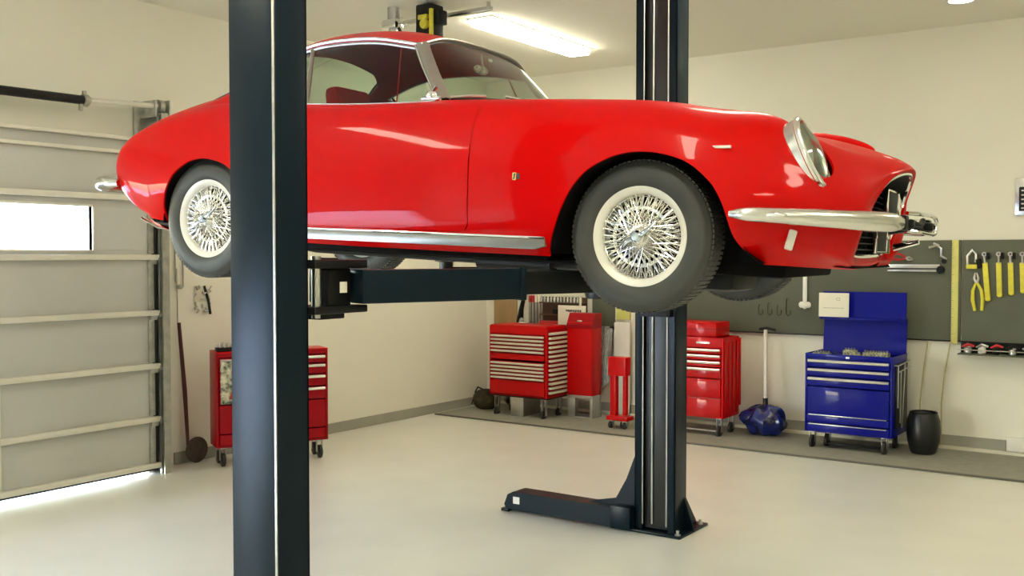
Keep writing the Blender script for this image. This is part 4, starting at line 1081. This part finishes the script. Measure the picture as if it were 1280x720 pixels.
# spirit level shelf with pliers etc.
WY = 10.262
def hang(name, lab, cat, x, z, group=None, y=WY): return thing(name, lab, cat, (x, y, z), 0, group)
q = hang('spirit_level', 'long silver level hung level on the pegboard beside the car nose', 'level', -2.45, 1.70)
MB().box(-.24, .24, -.03, -.004, 0, .070, .004).build('level_body', 'galv', q)
MB().box(-.24, .24, -.032, -.029, .055, .068, .001).build('level_edge', 'steel', q)
MB().box(-.24, .24, -.032, -.03, .018, .036, .001).build('level_groove', 'ink', q)
MB().sphere((-.02, -.034, .028), .018, 12, 6, (1.6, .3, .6)).build('bubble_vial', 'clear', q)
MB().lathe([(.03, -.05), (.038, -.04), (.038, -.01), (.03, .0)], 14, c=(.25, 0, .02), axis='y').build('end_knob', 'blackmetal', q)
def pliers(name, lab, x, z, rz, hm, s=1., y=WY):
    q = hang(name, lab, 'pliers', x, z, None, y)
    for sg in (-1, 1):
        MB().tube([(sg*.004*s, -.012, 0), (sg*.026*s, -.012, -.05*s), (sg*.030*s, -.012, -.11*s), (sg*.020*s, -.012, -.18*s)], [.008*s, .011*s, .012*s, .010*s], 8).build('grip', hm, q)
        MB().tube([(sg*.0, -.012, 0), (sg*.014*s, -.012, .025*s), (sg*.004*s, -.012, .065*s)], [.010*s, .010*s, .004*s], 8).build('jaw', 'steel', q)
    q.rotation_euler = (0, rz, 0); return q
pliers('pliers', 'red handled pliers lying above the silver level', -2.52, 1.83, math.radians(100), 'toolred')
pliers('pliers', 'yellow handled pliers hung lowest beside the yellow rule', -1.885, 1.60, math.radians(-4), 'yellow', 1.45)
q = hang('clamp', 'small bright clamp above the right end of the silver level', 'clamp', -2.22, 1.80)
MB().tube([(-.09, -.015, .13), (-.02, -.015, .15), (.02, -.015, .12), (.02, -.015, .05), (.07, -.015, .02)], .012, 8).tube([(-.05, -.015, .17), (-.0, -.015, .15)], .01, 8).build('clamp_frame', 'steel', q)
MB().lathe([(.02, -.03), (.025, -.02), (.02, 0)], 12, c=(.05, 0, .0), axis='y').build('knob', 'blackmetal', q)
q = hang('c_clamp', 'bright c clamp with yellow foot left of the yellow wrenches', 'clamp', -1.925, 1.74)
MB().tube([(-.035, -.02, .02), (-.04, -.02, .11), (-.0, -.02, .165), (.035, -.02, .13), (.03, -.02, .05)], .013, 8).build('frame', 'steel', q)
MB().box(-.05, .045, -.035, -.004, -.01, .03, .005).build('foot', 'yellow', q)
MB().tube([(.05, -.015, .08), (.07, -.015, .0)], .025, 8).build('screw', 'blackmetal', q)
WN = ['longest and leftmost of the yellow handled wrenches', 'second from left of the yellow handled wrenches', 'third from left of the yellow handled wrenches', 'fourth from left of the yellow handled wrenches', 'yellow handled wrench at the right picture edge', 'yellow handled wrench beyond the right picture edge']
for i in range(5):
    x = -1.805+.098*i; L = [.44, .40, .38, .36, .35][i]
    q = hang('wrench', WN[i], 'wrench', x+.02, 1.88-L, 'yellow wrenches on the pegboard')
    MB().box(-.023, .023, -.026, -.006, .0, L-.09, .006).sphere((0, -.017, .008), .024, 12, 6, (1, .4, .8)).build('handle', 'yellow', q)
    MB().tube([(0, -.017, L-.10), (0, -.017, L-.03)], .011, 8).lathe([(.010, -.006), (.022, -.006), (.022, .006), (.010, .006)], 14, c=(0, -.017, L-.012), axis='y', closed=True).build('head', 'steel', q)
    MB().box(.018, .045, -.03, 0, L-.06, L-.0, .006).build('hanger', 'blackmetal', q)
    q.rotation_euler = (0, math.radians([-5, -2, -2, -2, -2][i]), 0)
# white double ended spanner
q = hang('spanner', 'white open ended spanner hanging under the front of the car', 'spanner', -3.51, 1.36)
MB().box(-.022, .022, -.02, -.006, 0, .30, .005).build('shaft', 'white', q)
k = MB()
for dx in (-.035, .0, .035): k.sphere((dx, -.014, -.01-.012*(dx == 0)), .03, 12, 8, (1, .45, 1.1))
k.build('jaw', 'white', q)
# wire hooks
for i in range(4):
    q = hang('wire_hook', ['leftmost of the wire hooks below the far front tyre', 'second from left of the wire hooks below the tyre', 'third from left of the wire hooks below the tyre', 'rightmost and tallest of the wire hooks below the tyre'][i], 'hook', -4.0+.10*i, 1.24, 'wire hooks on the pegboard', 10.268)
    h = .08+.05*(i == 3)+.02*(i % 2)
    MB().tube([(0, -.004, h+.02), (0, -.03, h), (0, -.03, .01), (.02, -.035, -.01), (.045, -.03, .01), (.045, -.03, .05)], .004, 6).build('hook', 'blackmetal', q)
# tool shelf, right
q = thing('tool_shelf', 'grey shelf with a steel lip under the right pegboard', 'shelf', (-1.30, 10.22, .93))
MB().box(-.72, .9, -.10, .08, 0, .012, .003).build('shelf_board', 'peg', q)
MB().box(-.72, .9, .055, .075, .012, .11, .003).build('shelf_back', 'blackmetal', q)
MB().tube([(-.72, -.095, .05), (.9, -.095, .05)], .005, 6).build('rail', 'steel', q)
lab = ['steel and red nozzle at the left end of the tool shelf', 'white cased gauge on the tool shelf', 'red topped drill on the tool shelf', 'dark grinder on the tool shelf at the picture edge', 'dark sander on the tool shelf beyond the gauge']
for i, (dx, m1, m2) in enumerate(((-.64, 'steel', 'toolred'), (-.52, 'white', 'steel'), (-.395, 'blackmetal', 'toolred'), (-.26, 'steel', 'blackmetal'), (-.13, 'blackmetal', 'steel'))):
    q = thing(['air_nozzle', 'gauge', 'drill', 'grinder', 'sander'][i], lab[i], ['nozzle', 'gauge', 'drill', 'grinder', 'sander'][i], (-1.30+dx, 10.19, .943))
    MB().lathe([(.025, 0), (.035, .01), (.035, .05), (.02, .06)], 14, c=(0, 0, 0)).tube([(0, 0, .05), (.03, 0, .075)], .016, 8).build('casing', m1, q)
    MB().tube([(-.05, -.01, .06), (.0, -.01, .085), (.055, -.01, .07)], [.008, .014, .010], 8).build('handle', m2, q)
# broom pole with blue-black bag
q = thing('mop', 'white poled mop whose head is wrapped in a crumpled blue and black bag', 'mop', (-3.83, 9.98, .017))
MB().tube([(-.04, .12, 1.07), (.01, .0, .36)], .019, 12).build('pole', 'white', q)
MB().tube([(.01, 0, .38), (.012, 0, .28)], .026, 10).build('pole_socket', 'blackplastic', q)
blob(MB(), (0, 0, .15), .19, (1.15, .85, .85), amp=.13, seed=12, zmin=0, f=6).build('head_cover', 'bluebag', q)
MB().tube([(-.1, .11, 1.075), (-.02, .11, 1.09), (.07, .11, 1.07)], .014, 8).build('wall_clip', 'blackmetal', q)
# black bucket/barrel and ropes
q = thing('barrel', 'small black barrel standing right of the blue chest', 'barrel', (-2.26, 9.90, .017))
q.scale = (.92, .92, .86)
MB().lathe([(1e-4, 0), (.105, 0), (.125, .02), (.155, .14), (.165, .24), (.158, .36), (.135, .435), (.125, .44), (.12, .425), (1e-4, .42)], 24).build('drum', 'blackplastic', q)
MB().lathe([(.124, .436), (.136, .44), (.13, .45), (.122, .445)], 24, closed=True).build('rim', 'blackmetal', q)
for i, (a, b) in enumerate((((-2.31, 10.262, 1.04), (-2.36, 10.20, .46)), ((-2.11, 10.262, 1.02), (-2.17, 10.20, .46)))):
    tag(MB().tube([a, tuple((Vector(a)+Vector(b))/2+Vector((-.012, .015, -.01))), b, (b[0]-.004, b[1]+.03, .05)], .008, 6).build('cord', 'rope'), ['tan cord hanging behind the left side of the barrel', 'tan cord hanging behind the right side of the barrel'][i], 'cord')
# outlet box
q = thing('outlet_box', 'white boxed outlet at the foot of the wall, right picture edge', 'outlet', (-1.46, 10.3, .05))
MB().box(-.15, .15, -.05, 0, 0, .13, .006).build('box', 'white', q)
MB().box(-.02, .02, -.053, -.05, .04, .09, .002).build('socket', 'paper', q)
# thermostat / framed panel
q = thing('control_panel', 'small grey framed panel on the upper wall at the right edge', 'panel', (-1.42, 10.3, 2.22))
MB().box(-.155, .155, -.03, 0, 0, .34, .006).build('frame', 'satin', q)
MB().box(-.12, .12, -.035, -.03, .04, .26, .003).build('screen', 'plate', q)
k = MB()
for i in range(5): k.box(-.10, .10, -.038, -.035, .06+.04*i, .072+.04*i)
k.build('buttons', 'steel', q)

# ------------------------------------------------------------------ left wall items
q = thing('edging_tool', 'long handled round brush leaning beside the garage door', 'brush', (-7.50, 5.70, 0))
MB().tube([(-.06, -.04, 1.26), (-.04, .0, .65), (.0, .0, .12)], [.016, .020, .014], 10).build('handle', 'wood', q)
MB().tube([(-.07, -.05, 1.74), (-.07, -.045, 1.26)], .005, 6).build('hanging_rod', 'galv', q)
mm = Matrix.Rotation(math.radians(8), 4, 'Y')
MB().lathe([(1e-4, -.02), (.10, -.02), (.115, -.005), (.115, .01), (.10, .02), (1e-4, .02)], 24, c=(.0, .09, .118), axis='x').build('brush_disc', 'brush', q)
q = thing('wall_hook', 'pair of bright hooks with a hanging rod above the round brush', 'hook', (-7.6, 5.68, 1.58))
MB().tube([(.01, -.03, .35), (.012, -.03, .05), (.04, -.02, 0), (.04, .03, 0), (.012, .05, .06), (.01, .05, .35)], .006, 6).lathe([(.02, 0), (.03, .01), (.03, .03), (.015, .04)], 12, c=(.03, 0, -.02)).build('hook', 'galv', q)
q = thing('key_cluster', 'cluster of small keys and clips hanging on the wall under the rear wheel', 'keys', (-7.59, 5.93, 1.34))
k = MB(); rr = random.Random(5)
for i in range(22):
    y, z = rr.uniform(-.09, .09), rr.uniform(-.02, .22); a = rr.uniform(0, PI)
    k.tube([(.012, y, z), (.02, y+.035*math.cos(a), z+.035*math.sin(a))], rr.uniform(.004, .010), 6)
k.build('keys', 'galv', q)
MB().tube([(.01, .02, .24), (.02, .06, .1), (.02, .08, -.02)], .012, 6).build('strap', 'blackmetal', q)
MB().box(0, .006, -.08, .08, .1, .24, .002).build('hook_plate', 'skirt', q)

# ------------------------------------------------------------------ ceiling hoist gear behind the roof
q = thing('door_opener', 'ceiling hung opener unit with yellow bracket above the car roof', 'door opener', (-5.62, 6.80, HC))
MB().box(-.09, .08, -.09, .09, -.36, -.02, .02).build('motor_housing', 'plate', q)
MB().box(.085, .112, -.12, -.09, -.42, -.08, .004).build('yellow_bracket', 'yellow', q, label='upright yellow bracket')
MB().box(-.04, .06, -.12, -.092, -.16, -.12, .006).lathe([(.04, -.13), (.045, -.11), (.04, -.092)], 20, c=(.03, 0, -.20), axis='y').build('yellow_pulley', 'yellow', q)
MB().box(.08, .15, -.07, .05, -.2, -.08, .01).build('side_cover', 'blackmetal', q)
MB().tube([(-.05, 0, -.02), (-.05, 0, 0)], .02, 8).build('mount', 'steel', q)
q = thing('ceiling_rail', 'slim pale rail fixed just under the ceiling above the car', 'rail', (-5.75, 7.05, HC-.06))
MB().box(-.45, .60, -.02, .02, -.02, .02, .004).build('rail', 'satin', q)
for x in (-.42, .57): MB().box(x-.012, x+.012, -.012, .012, .02, .06, .002).build('hanger', 'satin', q)
q = thing('swivel_bracket', 'chrome swivel clamp hanging from the ceiling above the roof', 'clamp', (-5.99, 6.75, HC))
MB().tube([(0, 0, 0), (0, 0, -.12)], .055, 12).build('stem', 'steel', q)
MB().box(-.10, .07, -.06, .06, -.19, -.10, .03).build('clamp_body', 'chrome', q)
MB().tube([(-.01, 0, -.19), (.0, 0, -.30)], [.04, .025], 10).build('collar', 'steel', q)
MB().tube([(.05, 0, -.17), (.13, 0, -.30), (.16, 0, -.38), (.30, 0, -.41)], .014, 8).build('bent_arm', 'blackmetal', q)

# ------------------------------------------------------------------ world, light, camera
wd = bpy.data.worlds.new('world'); SC.world = wd; wd.use_nodes = True
nt = wd.node_tree; bg = nt.nodes['Background']
sky = nt.nodes.new('ShaderNodeTexSky'); sky.sky_type = 'HOSEK_WILKIE' if False else 'NISHITA'
sky.sun_disc = False; sky.sun_elevation = math.radians(50); sky.sun_rotation = math.radians(200)
nt.links.new(sky.outputs[0], bg.inputs[0]); bg.inputs[1].default_value = 2.1

cam = bpy.data.cameras.new('camera'); co = bpy.data.objects.new('camera', cam); COL.objects.link(co)
cam.sensor_width = 36; cam.lens = 36*1270/1280; cam.clip_end = 200
co.location = (0, 0, 1.85); co.rotation_euler = (PI/2-math.atan(40/1270), 0, math.radians(35))
SC.camera = co
vs = SC.view_settings; vs.view_transform = 'Standard'; vs.look = 'None'; vs.gamma = 1; vs.use_curve_mapping = False; vs.exposure = 1.42
SC.cycles.max_bounces = 10; SC.cycles.transparent_max_bounces = 16; SC.cycles.sample_clamp_indirect = 6
